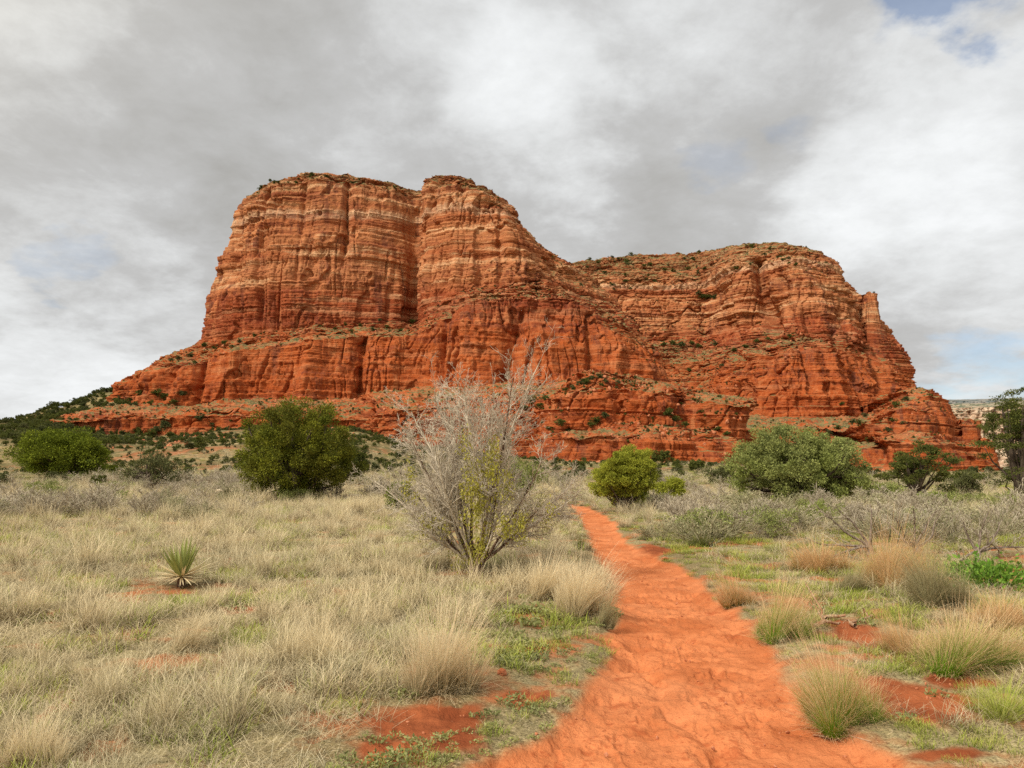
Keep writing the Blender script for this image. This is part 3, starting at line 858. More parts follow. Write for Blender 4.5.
M_SAGE = plant_mat('grey_green_foliage', (0.05, 0.07, 0.022), (0.36, 0.39, 0.125), (0.23, 0.26, 0.085), trans=0.2, patch=((0.27, 0.32, 0.07), 0.5, 0.6))
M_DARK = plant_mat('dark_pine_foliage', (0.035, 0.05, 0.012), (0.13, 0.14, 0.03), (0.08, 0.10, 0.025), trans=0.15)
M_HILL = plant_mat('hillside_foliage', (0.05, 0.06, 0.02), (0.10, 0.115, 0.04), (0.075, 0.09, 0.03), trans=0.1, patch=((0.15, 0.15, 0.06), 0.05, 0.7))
M_LEAF = plant_mat('broad_green_leaf', (0.10, 0.20, 0.02), (0.22, 0.38, 0.05), (0.16, 0.30, 0.05), trans=0.2)
M_YUC = plant_mat('yucca_green', (0.30, 0.32, 0.12), (0.26, 0.30, 0.08), (0.42, 0.44, 0.15), trans=0.1)
M_YUD = plant_mat('yucca_dry', (0.75, 0.6, 0.34), (0.85, 0.72, 0.46), (0.7, 0.56, 0.34), trans=0.1)
M_TWIG = plant_mat('grey_twigs', (0.24, 0.19, 0.13), (0.60, 0.53, 0.40), (0.44, 0.37, 0.27), trans=0.0)
M_TWIGO = plant_mat('olive_twigs', (0.22, 0.19, 0.11), (0.46, 0.41, 0.25), (0.34, 0.34, 0.18), trans=0.0)


def bark(name, a, b, s=20):
    m, nt = material(name)
    geo = nt.n('ShaderNodeNewGeometry'); P = geo.outputs['Position']
    n = nt.noise(nt.scalev(P, (1, 1, 0.25)), s, 5, 0.65)
    finish(nt, nt.mix(nt.rng(n, 0.35, 0.65), a, b), 0.9, n, 0.02)
    return m


M_DEAD = bark('bleached_dead_wood', (0.38, 0.32, 0.24), (0.74, 0.65, 0.51), 30)
M_DEADT = bark('shaggy_dark_bark', (0.075, 0.04, 0.028), (0.27, 0.18, 0.12), 30)
M_BARK = bark('dark_bark', (0.05, 0.035, 0.025), (0.13, 0.10, 0.075), 10)
M_BMES = bark('mesquite_bark', (0.12, 0.085, 0.065), (0.31, 0.25, 0.205), 30)
M_WOOD = bark('weathered_wood', (0.33, 0.15, 0.075), (0.52, 0.38, 0.25), 30)
M_STONE = bark('pale_stone', (0.42, 0.31, 0.20), (0.58, 0.48, 0.35), 3)
M_RSTONE = bark('red_stone', (0.38, 0.12, 0.05), (0.52, 0.22, 0.12), 12)


# ------------------------------------------------------------------ mesh builders for plants
def blades(rg, n, rad, h, lean, curve, wd, segs=4, wexp=1.0, zpow=1.0, dome=False):
    a = rg.uniform(0, 2 * pi, n)
    rr_ = rad * np.sqrt(rg.random(n))
    az = a + rg.normal(0, 0.5, n) if dome else rg.uniform(0, 2 * pi, n)
    le = rg.uniform(*lean, n)
    if dome:
        le = lean[0] + (lean[1] - lean[0]) * (rg.random(n) ** 0.7)
    cu = rg.uniform(*curve, n)
    L = rg.uniform(*h, n)
    if dome:
        L = L * (1 - 0.25 * (le / max(lean[1], 1e-3)) ** 2)
    W = wd * rg.uniform(0.6, 1.3, n)
    tw = az + pi / 2 + rg.normal(0, 0.6, n)
    s = np.linspace(0, 1, segs + 1)
    pts = np.zeros((n, segs + 1, 3))
    p = np.stack([rr_ * np.cos(a), rr_ * np.sin(a), np.full(n, -0.01)], -1)
    pts[:, 0] = p
    for k in range(segs):
        th = le + cu * ((k + 0.5) / segs) ** 1.4
        st = L / segs
        p = p + np.stack([np.sin(th) * np.cos(az) * st, np.sin(th) * np.sin(az) * st, np.cos(th) * st], -1)
        pts[:, k + 1] = p
    wv = W[:, None] * (1 - 0.88 * s[None] ** (1.3 * wexp))
    side = np.stack([np.cos(tw), np.sin(tw), 0 * tw], -1)[:, None] * wv[..., None] * 0.5
    V = np.stack([pts - side, pts + side], 2).reshape(-1, 3)
    b = (np.arange(n) * (segs + 1) * 2)[:, None] + (np.arange(segs) * 2)[None]
    b = b.ravel()
    Fc = np.stack([b, b + 1, b + 3, b + 2], -1)
    H = np.repeat(np.tile(s, n), 2)
    R = np.repeat(rg.random(n), (segs + 1) * 2)
    return V, Fc, H, R


def cat_parts(parts):
    V, Fc, H, R = [], [], [], []
    o = 0
    for v, f, h, r in parts:
        V.append(v); Fc.append(f + o); H.append(h); R.append(r)
        o += len(v)
    return np.concatenate(V), np.concatenate(Fc), np.concatenate(H), np.concatenate(R)


def blade_mesh(name, parts, mat):
    V, Fc, H, R = cat_parts(parts)
    return mesh_np(name, V, Fc, [mat], {'h': H, 'r': R}, smooth=False)


def leaves(rg, cen, nrm, size, asp=2.2, up=0.3):
    """one small folded leaf or spray per point, pointing along nrm; cen n x 3"""
    n = len(cen)
    d = nrm + rg.normal(0, 0.55, (n, 3)); d[:, 2] += up
    d /= np.linalg.norm(d, axis=1)[:, None]
    t = np.cross(d, rg.normal(size=(n, 3))); t /= np.linalg.norm(t, axis=1)[:, None] + 1e-9
    L = size * rg.uniform(0.6, 1.4, n)[:, None]
    w_ = L / asp
    V = np.stack([cen - d * L * 0.5, cen + t * w_ * 0.5, cen + d * L * 0.5, cen - t * w_ * 0.5], 1).reshape(-1, 3)
    b = np.arange(n) * 4
    Fc = np.stack([b, b + 1, b + 2, b + 3], -1)
    return V, Fc


def crown(rg, W, Dp, H, z0, n_cl, per, leaf, clr=(0.12, 0.2), fill=0.45, profile=None, flat=0.75, asp=2.2):
    """clumps of leaves through a crown's volume, uneven outline"""
    Vs, Fs, Hs, Rs = [], [], [], []
    o = 0
    cents = []
    lump = rg.normal(size=(6, 3)); lump /= np.linalg.norm(lump, axis=1)[:, None]
    la = rg.uniform(-0.32, 0.22, 6)
    tries = 0
    while len(cents) < n_cl and tries < n_cl * 30:
        tries += 1
        v = rg.normal(size=3); v /= np.linalg.norm(v)
        q = rg.random() ** fill
        k = 1 + sum(la[i] * max(0, float(v @ lump[i])) ** 2 * 1.6 for i in range(6))
        p = v * q * k
        if rg.random() < 0.13: k *= rg.uniform(1.05, 1.22)
        p = v * q * k
        if profile and not profile(p[0], p[1], (p[2] + 1) / 2):
            continue
        if cents and q > 0.6:
            dd = min(np.linalg.norm(p - c[0]) for c in cents[-60:])
            if dd < 0.10: continue
        cents.append((p, v, q))
    for p, v, q in cents:
        c = np.array([p[0] * W / 2, p[1] * Dp / 2, z0 + (p[2] + 1) / 2 * H])
        r = W * rg.uniform(*clr)
        m = int(per * rg.uniform(0.6, 1.3))
        d = rg.normal(size=(m, 3)); d /= np.linalg.norm(d, axis=1)[:, None]
        rad = rg.random(m) ** 0.45
        pts = c + d * rad[:, None] * r * np.array([1, 1, flat])
        out = v * 0.5 + d * 0.8
        V, Fc = leaves(rg, pts, out, leaf)
        Vs.append(V); Fs.append(Fc + o); o += len(V)
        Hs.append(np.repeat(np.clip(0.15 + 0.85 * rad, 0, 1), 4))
        Rs.append(np.repeat(np.clip(rg.random(m) * 0.6 + rg.random() * 0.4, 0, 1), 4))
    return (np.concatenate(Vs), np.concatenate(Fs), np.concatenate(Hs), np.concatenate(Rs)), [np.array([c[0][0] * W / 2, c[0][1] * Dp / 2, z0 + (c[0][2] + 1) / 2 * H]) for c in cents]


def tube_mesh(name, lines, mat, sides=4):
    """lines: list of (points, radii)"""
    Vs, Fs, Hs, Rs = [], [], [], []
    o = 0
    for idx, (pts, rad) in enumerate(lines):
        P_ = np.asarray(pts, float); rd = np.asarray(rad, float)
        T = np.gradient(P_, axis=0); T /= np.linalg.norm(T, axis=1)[:, None] + 1e-9
        ref = np.array([0.13, 0.31, 0.94]) if abs(T[0][2]) < 0.8 else np.array([0.9, 0.2, 0.1])
        a = np.cross(T, ref); a /= np.linalg.norm(a, axis=1)[:, None] + 1e-9
        b = np.cross(T, a)
        ang = np.linspace(0, 2 * pi, sides, endpoint=False)
        ring = P_[:, None] + rd[:, None, None] * (np.cos(ang)[None, :, None] * a[:, None] + np.sin(ang)[None, :, None] * b[:, None])
        n = len(P_)
        Vs.append(ring.reshape(-1, 3))
        i_ = np.arange(n - 1)[:, None] * sides; j = np.arange(sides)[None]; j2 = (j + 1) % sides
        Fs.append((np.stack([i_ + j, i_ + j2, i_ + sides + j2, i_ + sides + j], -1).reshape(-1, 4)) + o)
        o += n * sides
        Hs.append(np.repeat(np.linspace(0, 1, n), sides)); Rs.append(np.full(n * sides, (idx * 0.618) % 1))
    return mesh_np(name, np.concatenate(Vs), np.concatenate(Fs), [mat], {'h': np.concatenate(Hs), 'r': np.concatenate(Rs)}, smooth=True)


def grow(rg, p, d, L, r, lev, spec, out, depth=0):
    """recursive branch: spec[depth] = (segments, wander, up pull, children, child length, child angle)"""
    segs, wan, up, nch, cl, ca = spec[depth]
    p = np.array(p, float); d = np.array(d, float); d /= np.linalg.norm(d)
    pts = [p.copy()]; dirs = [d.copy()]
    for k in range(segs):
        d = d + rg.normal(0, wan, 3); d[2] += up
        d /= np.linalg.norm(d)
        p = p + d * L / segs
        pts.append(p.copy()); dirs.append(d.copy())
    s = np.linspace(0, 1, segs + 1)
    out[min(depth, len(out) - 1)].append((np.array(pts), r * (1 - 0.72 * s)))
    if depth + 1 < len(spec):
        n = rg.poisson(nch) if nch > 3 else nch
        for q in range(int(n)):
            t = rg.uniform(0.22, 1.0)
            i = min(int(t * segs), segs - 1); f = t * segs - i
            b = pts[i] * (1 - f) + pts[i + 1] * f
            dd = dirs[i]
            ax = np.cross(dd, rg.normal(size=3)); ax /= np.linalg.norm(ax) + 1e-9
            an = rg.uniform(*ca)
            nd = dd * cos(an) + ax * sin(an)
            grow(rg, b, nd, L * cl * (1.15 - 0.55 * t) * rg.uniform(0.6, 1.25), r * (1 - 0.7 * t) * 0.62, lev, spec, out, depth + 1)


# ------------------------------------------------------------------ ground cover: grass tufts as stuff
def tuft_object(name, variants, pts, rot, scl, idx):
    """pts n x 3: one point mesh carrying instances of the tuft variants"""
    colv = bpy.data.collections.new(name + '_variants')
    for v in variants:
        o = bpy.data.objects.new(name + '_tuft', v)
        colv.objects.link(o)
    me = bpy.data.meshes.new(name)
    me.vertices.add(len(pts))
    me.vertices.foreach_set('co', np.ascontiguousarray(pts, np.float32).ravel())
    a = me.attributes.new('rot', 'FLOAT_VECTOR', 'POINT'); a.data.foreach_set('vector', np.ascontiguousarray(rot, np.float32).ravel())
    a = me.attributes.new('scl', 'FLOAT', 'POINT'); a.data.foreach_set('value', np.ascontiguousarray(scl, np.float32))
    a = me.attributes.new('vid', 'INT', 'POINT'); a.data.foreach_set('value', np.ascontiguousarray(idx, np.int32))
    o = obj(name, me)
    g = bpy.data.node_groups.new(name, 'GeometryNodeTree')
    g.interface.new_socket('Geometry', in_out='INPUT', socket_type='NodeSocketGeometry')
    g.interface.new_socket('Geometry', in_out='OUTPUT', socket_type='NodeSocketGeometry')
    gi = g.nodes.new('NodeGroupInput'); go = g.nodes.new('NodeGroupOutput')
    ip = g.nodes.new('GeometryNodeInstanceOnPoints'); ip.inputs['Pick Instance'].default_value = True
    ci = g.nodes.new('GeometryNodeCollectionInfo'); ci.inputs['Collection'].default_value = colv
    ci.inputs['Separate Children'].default_value = True; ci.inputs['Reset Children'].default_value = True
    def na(nm, t):
        x = g.nodes.new('GeometryNodeInputNamedAttribute'); x.data_type = t; x.inputs['Name'].default_value = nm
        return x.outputs['Attribute']
    e = g.nodes.new('FunctionNodeEulerToRotation')
    L_ = g.links.new
    L_(na('rot', 'FLOAT_VECTOR'), e.inputs[0])
    L_(gi.outputs[0], ip.inputs['Points']); L_(ci.outputs[0], ip.inputs['Instance'])
    L_(e.outputs[0], ip.inputs['Rotation']); L_(na('scl', 'FLOAT'), ip.inputs['Scale']); L_(na('vid', 'INT'), ip.inputs['Instance Index'])
    L_(ip.outputs[0], go.inputs[0])
    md = o.modifiers.new('scatter', 'NODES'); md.node_group = g
    o['kind'] = 'stuff'
    return o


rg = np.random.default_rng(5)
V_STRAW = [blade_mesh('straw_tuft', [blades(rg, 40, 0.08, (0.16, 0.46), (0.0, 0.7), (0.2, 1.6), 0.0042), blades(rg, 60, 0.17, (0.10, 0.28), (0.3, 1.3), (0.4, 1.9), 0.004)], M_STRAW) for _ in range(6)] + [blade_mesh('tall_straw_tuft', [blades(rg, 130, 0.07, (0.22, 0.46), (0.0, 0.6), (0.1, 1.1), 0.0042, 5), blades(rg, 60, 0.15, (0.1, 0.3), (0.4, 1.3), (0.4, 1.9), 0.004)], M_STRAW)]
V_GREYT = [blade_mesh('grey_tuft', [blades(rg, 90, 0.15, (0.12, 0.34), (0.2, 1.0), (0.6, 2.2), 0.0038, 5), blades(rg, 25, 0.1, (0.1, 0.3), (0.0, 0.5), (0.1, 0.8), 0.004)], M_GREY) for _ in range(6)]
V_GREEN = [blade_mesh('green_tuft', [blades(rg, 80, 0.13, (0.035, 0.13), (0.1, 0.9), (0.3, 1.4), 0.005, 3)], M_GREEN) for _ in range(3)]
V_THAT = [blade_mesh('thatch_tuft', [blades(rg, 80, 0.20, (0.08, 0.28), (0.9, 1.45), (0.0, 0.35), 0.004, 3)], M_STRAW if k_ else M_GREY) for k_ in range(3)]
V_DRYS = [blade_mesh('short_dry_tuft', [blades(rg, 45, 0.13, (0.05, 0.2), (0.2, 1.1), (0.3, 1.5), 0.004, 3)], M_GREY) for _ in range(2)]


def weed_mesh(rg):
    n = 55
    a = rg.uniform(0, 2 * pi, n); r_ = 0.10 * np.sqrt(rg.random(n))
    c = np.stack([r_ * np.cos(a), r_ * np.sin(a), rg.uniform(0.005, 0.06, n)], -1)
    nm = np.stack([np.cos(a), np.sin(a), 0.4 + 0 * a], -1)
    V, Fc = leaves(rg, c, nm, 0.038, 1.9, 0.15)
    return mesh_np('weed_tuft', V, Fc, [M_WEED], {'h': np.repeat(rg.uniform(0.2, 1, n), 4), 'r': np.repeat(rg.random(n), 4)}, smooth=False)


V_WEED = [weed_mesh(rg) for _ in range(3)]


CLEAR = []
for (cx_, cy_, cr_) in [(181, 592, 0.85), (476, 578, 0.65), (842, 726, 0.22), (775, 640, 0.2), (962, 668, 0.25), (888, 588, 0.3), (935, 606, 0.25), (440, 692, 0.18), (990, 588, 0.3), (736, 606, 0.15)]:
    c_ = hit(cx_, cy_); CLEAR.append((c_[0], c_[1], cr_))


def sample(density, r0, r1, azm=46):
    ar = radians(2 * azm) / 2 * (r1 * r1 - r0 * r0)
    n = int(density * ar)
    r_ = np.sqrt(rg.uniform(r0 * r0, r1 * r1, n)); a = rg.uniform(-radians(azm), radians(azm), n)
    return r_ * np.sin(a), r_ * np.cos(a), r_


bands = [(2.6, 5.0, 130, 0.68), (5.0, 8, 95, 0.80), (8, 13, 52, 1.02), (13, 22, 19, 1.25), (22, 36, 9, 1.55), (36, 60, 3.6, 2.0), (60, 110, 0.9, 2.6), (110, 190, 0.18, 3.2)]
acc = {k: [] for k in ('straw', 'grey', 'green', 'drys', 'weed', 'thatch')}
for (r0, r1, dn, sc0) in bands:
    dn *= 0.85
    x, y, r_ = sample(dn, r0, r1)
    pdv = path_d(x, y)
    xr_ = np.interp(y, _pr[:, 1], _pr[:, 0]); xl_ = np.interp(y, _pl[:, 1], _pl[:, 0])
    right = x > (xr_ + xl_) / 2
    br = bare(x, y)
    u = rg.random(len(x))
    keep = (pdv < -0.04) & (u > br * 0.97)
    nz = pn(x / 2.3, y / 2.3, 0 * x + 30); nz2 = pn(x / 0.9, y / 0.9, 0 * x + 60); nz3 = pn(x / 5.5, y / 5.5, 0 * x + 44)
    hgt = 1 + 0.45 * nz + 0.3 * nz2
    edge = sstep(-0.9, -0.1, pdv)                        # near the path
    d_left = xl_ - x
    weedz = (~right) & (y < 9.6) & (d_left < 1.25 + 0.7 * nz + 0.5 * nz2) & (y > 3)
    tallz = (~right) & (y > 8.8) & (y < 12.5) & (d_left < 1.5)
    gz_r = right & (y < 17 + 4 * nz)
    u2 = rg.random(len(x))
    kind = np.full(len(x), 'straw', dtype=object)
    gp = 0.42 + 0.45 * nz3 + 0.25 * nz2
    kind[u2 < gp] = 'grey'
    kind[(rg.random(len(x)) < 0.17 + 0.45 * sstep(0.10, 0.5, nz2 - 0.3 * nz))] = 'green'
    kind[tallz] = 'straw'
    ug = rg.random(len(x))
    kind[gz_r] = np.where(ug[gz_r] < 0.84 + 0.3 * nz[gz_r], 'green', 'drys')
    kind[gz_r & (ug < 0.05)] = 'grey'
    kind[(~right) & (ug > 0.62)] = 'thatch'
    kind[gz_r & (ug > 0.9)] = 'thatch'
    farr = right & ~gz_r
    kind[farr & (u2 > 0.55)] = 'green'
    kind[weedz] = np.where(ug[weedz] < 0.70, 'weed', np.where(ug[weedz] < 0.90, 'green', 'drys'))
    kind[(br > 0.25) & (ug < 0.8)] = 'weed'
    keep |= (kind == 'weed') & (pdv < -0.04) & (rg.random(len(x)) < 0.12 + 0.6 * (d_left < 0.7) * (nz2 > -0.35)) & ~right
    keep &= ~((kind == 'weed') & (r_ > 14))
    keep &= (rg.random(len(x)) < 0.72 + 1.3 * nz2 + 0.25 * nz + 0.3 * (r_ > 20)) | (kind == 'thatch')
    for (ex_, ey_, er_) in CLEAR:
        keep &= ((x - ex_) ** 2 + (y - ey_ + 0.25 * er_) ** 2) > er_ ** 2
    keep &= ~(gz_r & (rg.random(len(x)) < 0.25 * sstep(-0.1, 0.5, nz2)))
    z = terr(x, y)
    for k in acc:
        m = keep & (kind == k)
        s = sc0 * np.clip(hgt, 0.45, 1.7) * rg.uniform(0.7, 1.25, len(x))
        if k in ('weed', 'green', 'drys', 'thatch'):
            s = sc0 * rg.uniform(0.7, 1.35, len(x)) * (1.0 if k != 'green' else np.where(right, 1.0, 1.5))
        s = s * (1 - 0.45 * edge * (~tallz)) * np.where(tallz, 1.05, 1.0)
        acc[k].append(np.stack([x, y, z, s], -1)[m])
for k, vs, nm in (('straw', V_STRAW, 'dry_grass'), ('grey', V_GREYT, 'weathered_grass'), ('green', V_GREEN, 'green_grass'), ('drys', V_DRYS, 'short_dry_grass'), ('weed', V_WEED, 'ground_weeds'), ('thatch', V_THAT, 'matted_grass')):
    A_ = np.concatenate(acc[k]); n = len(A_)
    wind = pn(A_[:, 0] / 1.4, A_[:, 1] / 1.4, 0 * A_[:, 0] + 80)
    rot = np.stack([0.35 * wind * (k in ('straw', 'grey')) + rg.normal(0, 0.06, n), 0.25 * pn(A_[:, 0] / 1.1, A_[:, 1] / 1.1, 0 * A_[:, 0] + 90) + rg.normal(0, 0.06, n), rg.uniform(0, 2 * pi, n)], -1)
    o = tuft_object(nm, vs, A_[:, :3], rot, A_[:, 3], rg.integers(0, len(vs), n))
    o['label'] = {'straw': 'pale dry straw grass over the whole meadow', 'grey': 'greyish matted grass among the straw', 'green': 'short green grass beside the red path',
                  'drys': 'short dry grass on the open ground right of the path', 'weed': 'small leafy weeds along the path edge', 'thatch': 'fallen matted dry grass between the standing tufts'}[k]
    o['category'] = 'grass' if k != 'weed' else 'weeds'
    print('tufts', k, n)


# ------------------------------------------------------------------ bunchgrass clumps
def bunch(px, py, wpx, hpx, mat, n, label, lean=(0.0, 0.95), seed=0, tilt=0.0):
    g = hit(px, py)
    s = g[1] / F
    Wd, Hh = wpx * s * 1.12, hpx * s * 1.10
    r = np.random.default_rng(100 + seed)
    parts = []
    straw = mat is M_BUNCHS
    if straw: lean = (0.0, 0.42)
    for q in range(4):
        f = 1.0 if q == 0 else r.uniform(0.5, 0.8)
        a_ = q * 2.1 + r.uniform(-.4, .4); off = 0 if q == 0 else 0.26 * Wd
        nn = int(n * (1.0 if q == 0 else 0.45)); base = Wd * 0.13 * f; hh = Hh * f
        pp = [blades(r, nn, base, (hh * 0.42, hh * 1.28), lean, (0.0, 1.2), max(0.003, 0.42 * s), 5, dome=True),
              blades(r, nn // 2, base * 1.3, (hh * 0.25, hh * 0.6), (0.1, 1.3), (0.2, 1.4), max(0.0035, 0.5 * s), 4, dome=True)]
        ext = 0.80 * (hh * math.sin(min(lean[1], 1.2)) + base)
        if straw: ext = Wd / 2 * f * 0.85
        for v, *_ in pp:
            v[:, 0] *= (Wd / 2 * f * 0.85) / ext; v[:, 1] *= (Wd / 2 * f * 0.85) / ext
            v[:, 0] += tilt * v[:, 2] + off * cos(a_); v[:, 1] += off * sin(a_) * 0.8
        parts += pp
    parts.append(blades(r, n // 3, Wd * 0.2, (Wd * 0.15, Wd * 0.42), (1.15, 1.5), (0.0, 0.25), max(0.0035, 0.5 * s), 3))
    me = blade_mesh('bunchgrass_clump', parts, mat)
    return thing('bunchgrass_clump', label, 'grass clump', g - np.array([0, 0, 0.01]), 0, 'bunchgrass clumps around the path', me)


BN = [
    (842, 726, 108, 88, M_BUNCH, 1500, 'large bunchgrass clump with bright green base on the path edge nearest the camera'),
    (775, 640, 70, 62, M_BUNCH, 1000, 'round straw-topped bunchgrass clump with green foot on the right rim of the path'),
    (736, 606, 48, 36, M_BUNCHB, 700, 'low rusty bunchgrass clump just up the path from the round straw-topped one'),
    (962, 668, 118, 62, M_BUNCH, 1500, 'wide bunchgrass clump with green base and brown haze of tops near the right picture edge'),
    (905, 655, 56, 44, M_BUNCHB, 600, 'small tan bunchgrass clump touching the left side of the wide green-based clump'),
    (888, 588, 84, 66, M_BUNCHB, 1300, 'tallest rusty orange bunchgrass clump below the bare mesquite'),
    (935, 606, 84, 62, M_BUNCHG, 1300, 'dark grey-brown bunchgrass clump right of the rusty orange one'),
    (822, 572, 66, 36, M_BUNCHB, 900, 'low spreading rusty bunchgrass clump left of the bare mesquite foot'),
    (852, 592, 44, 28, M_BUNCHG, 600, 'small grey bunchgrass clump in front of the tall rusty one'),
    (1000, 628, 66, 38, M_BUNCHB, 800, 'tan bunchgrass clump below the broad-leaved green plant'),
    (440, 692, 92, 92, M_BUNCHS, 700, 'tall pale straw clump standing over the bare red soil left of the path'),
    (578, 616, 62, 58, M_BUNCHS, 700, 'upright straw clump on the left rim of the path, beside the dead juniper'),
    (604, 628, 28, 50, M_BUNCHG, 350, 'narrow grey-green clump leaning over the left rim of the path'),
    (540, 600, 46, 50, M_BUNCHS, 420, 'straw clump between the dead juniper foot and the path'),
    (184, 650, 40, 58, M_BUNCHS, 120, 'thin straw clump leaning right in the left meadow, below the yucca'),
    (322, 660, 60, 50, M_BUNCHS, 300, 'flattened straw clump in the middle of the left meadow'),
    (30, 766, 90, 60, M_BUNCHS, 400, 'tawny straw clump in the bottom left corner'),
    (582, 549, 22, 17, M_BUNCHD, 260, 'small dark green tuft on the left rim of the far path'),
    (700, 546, 30, 12, M_BUNCHD, 260, 'low green tuft on the right bank of the far path'),
    (650, 538, 20, 9, M_BUNCHD, 160, 'tiny green tuft where the path narrows'),
    (1005, 718, 80, 40, M_GREEN, 500, 'loose bright green grass clump at the lower right edge'),
    (690, 530, 60, 22, M_BUNCHS, 400, 'pale straw clump on the far right bank of the path'),
]
for i, b in enumerate(BN):
    bunch(*b[:7], seed=i, tilt=(0.35 if 'leaning right' in b[6] else float(rg.uniform(-0.3, 0.4))))


# ------------------------------------------------------------------ shrubs and trees
def bush(name, label, cat, px, py, wpx, hpx, mat, seed, n_cl=150, per=230, leaf_px=1.7, z0f=0.04, clr=(0.07, 0.13), fill=0.40, flat=0.8, profile=None, group=None, trunk=True, trunk_r=0.035, lean=0.0):
    g = hit(px, py)
    s = g[1] / F
    W, H = wpx * s, hpx * s
    r = np.random.default_rng(seed)
    t = thing(name, label, cat, g, 0, group)
    cr, cents = crown(r, W, W * 0.9, H * (1 - z0f) * 0.94, H * z0f, int(n_cl * 1.25), int(per * 1.7), leaf_px * 1.25 * s, clr, fill, profile, flat)
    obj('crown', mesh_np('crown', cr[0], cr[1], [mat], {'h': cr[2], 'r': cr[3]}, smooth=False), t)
    if trunk:
        tr, bn = [], []
        for k in range(3):
            a = r.uniform(0, 2 * pi)
            tr.append((np.array([[0.03 * cos(a) * W, 0.03 * sin(a) * W, -0.1], [0.05 * cos(a) * W + lean * H * .1, 0.05 * sin(a) * W, H * 0.2], [0.12 * cos(a) * W + lean * H * .2, 0.12 * sin(a) * W, H * 0.5], [0.14 * cos(a) * W, 0.14 * sin(a) * W, H * 0.62]]), np.array([1.3, 1.0, 0.6, 0.15]) * trunk_r * W))
        for c in cents[::3]:
            b0 = np.array([c[0] * 0.15, c[1] * 0.15, H * r.uniform(0.05, 0.35)])
            m = (b0 + c) / 2 + r.normal(0, 0.04 * W, 3)
            bn.append((np.array([b0, m, c]), np.array([0.4, 0.25, 0.08]) * trunk_r * W))
        obj('trunk', tube_mesh('trunk', tr, M_BARK, 7), t)
        obj('limbs', tube_mesh('limbs', bn, M_BARK, 4), t)
    return t


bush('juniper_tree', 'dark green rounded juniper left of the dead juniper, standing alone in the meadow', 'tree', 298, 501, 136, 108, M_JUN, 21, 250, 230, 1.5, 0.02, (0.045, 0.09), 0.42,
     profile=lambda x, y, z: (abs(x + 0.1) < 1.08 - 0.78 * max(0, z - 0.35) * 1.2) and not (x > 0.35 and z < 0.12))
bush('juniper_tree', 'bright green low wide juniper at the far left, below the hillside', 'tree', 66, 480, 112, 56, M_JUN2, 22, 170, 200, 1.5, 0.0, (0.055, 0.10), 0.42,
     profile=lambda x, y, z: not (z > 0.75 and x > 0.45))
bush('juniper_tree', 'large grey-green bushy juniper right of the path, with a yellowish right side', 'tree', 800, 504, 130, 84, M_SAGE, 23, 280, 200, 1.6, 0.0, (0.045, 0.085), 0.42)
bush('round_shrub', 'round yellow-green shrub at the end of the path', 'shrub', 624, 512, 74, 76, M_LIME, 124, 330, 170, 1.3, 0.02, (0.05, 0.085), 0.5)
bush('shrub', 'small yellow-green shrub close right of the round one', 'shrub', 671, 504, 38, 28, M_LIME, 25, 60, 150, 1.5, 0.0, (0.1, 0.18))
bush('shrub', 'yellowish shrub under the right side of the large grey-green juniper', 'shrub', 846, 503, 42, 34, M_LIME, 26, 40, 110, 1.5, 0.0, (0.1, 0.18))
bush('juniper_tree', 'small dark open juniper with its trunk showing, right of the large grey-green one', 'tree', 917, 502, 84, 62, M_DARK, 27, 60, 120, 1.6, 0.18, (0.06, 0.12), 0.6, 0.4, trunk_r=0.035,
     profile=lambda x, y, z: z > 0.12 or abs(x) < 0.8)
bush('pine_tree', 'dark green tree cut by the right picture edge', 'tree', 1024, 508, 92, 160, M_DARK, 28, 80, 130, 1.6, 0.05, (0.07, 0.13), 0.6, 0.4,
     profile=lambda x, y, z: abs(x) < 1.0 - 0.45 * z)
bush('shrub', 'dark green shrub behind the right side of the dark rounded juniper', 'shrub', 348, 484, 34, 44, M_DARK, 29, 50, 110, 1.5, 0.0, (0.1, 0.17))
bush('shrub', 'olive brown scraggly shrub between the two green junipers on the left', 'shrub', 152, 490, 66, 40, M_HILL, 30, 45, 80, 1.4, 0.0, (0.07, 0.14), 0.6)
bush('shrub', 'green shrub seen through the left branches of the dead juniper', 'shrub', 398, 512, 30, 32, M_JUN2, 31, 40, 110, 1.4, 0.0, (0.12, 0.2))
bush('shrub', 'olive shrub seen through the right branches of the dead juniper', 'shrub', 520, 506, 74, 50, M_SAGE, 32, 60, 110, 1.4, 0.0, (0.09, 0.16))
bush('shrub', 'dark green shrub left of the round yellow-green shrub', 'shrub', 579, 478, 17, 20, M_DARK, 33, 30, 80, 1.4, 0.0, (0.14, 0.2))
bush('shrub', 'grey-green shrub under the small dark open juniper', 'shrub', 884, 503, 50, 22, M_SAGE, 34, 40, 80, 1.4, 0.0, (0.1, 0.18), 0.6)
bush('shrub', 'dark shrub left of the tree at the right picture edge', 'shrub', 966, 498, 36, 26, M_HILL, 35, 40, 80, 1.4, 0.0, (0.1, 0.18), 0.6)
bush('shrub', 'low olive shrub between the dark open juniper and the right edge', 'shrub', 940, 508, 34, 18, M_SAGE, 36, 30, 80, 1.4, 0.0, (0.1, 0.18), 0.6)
bush('shrub', 'green shrub just left of the large grey-green juniper', 'shrub', 722, 485, 30, 20, M_HILL, 37, 30, 80, 1.4, 0.0, (0.12, 0.2), 0.6)

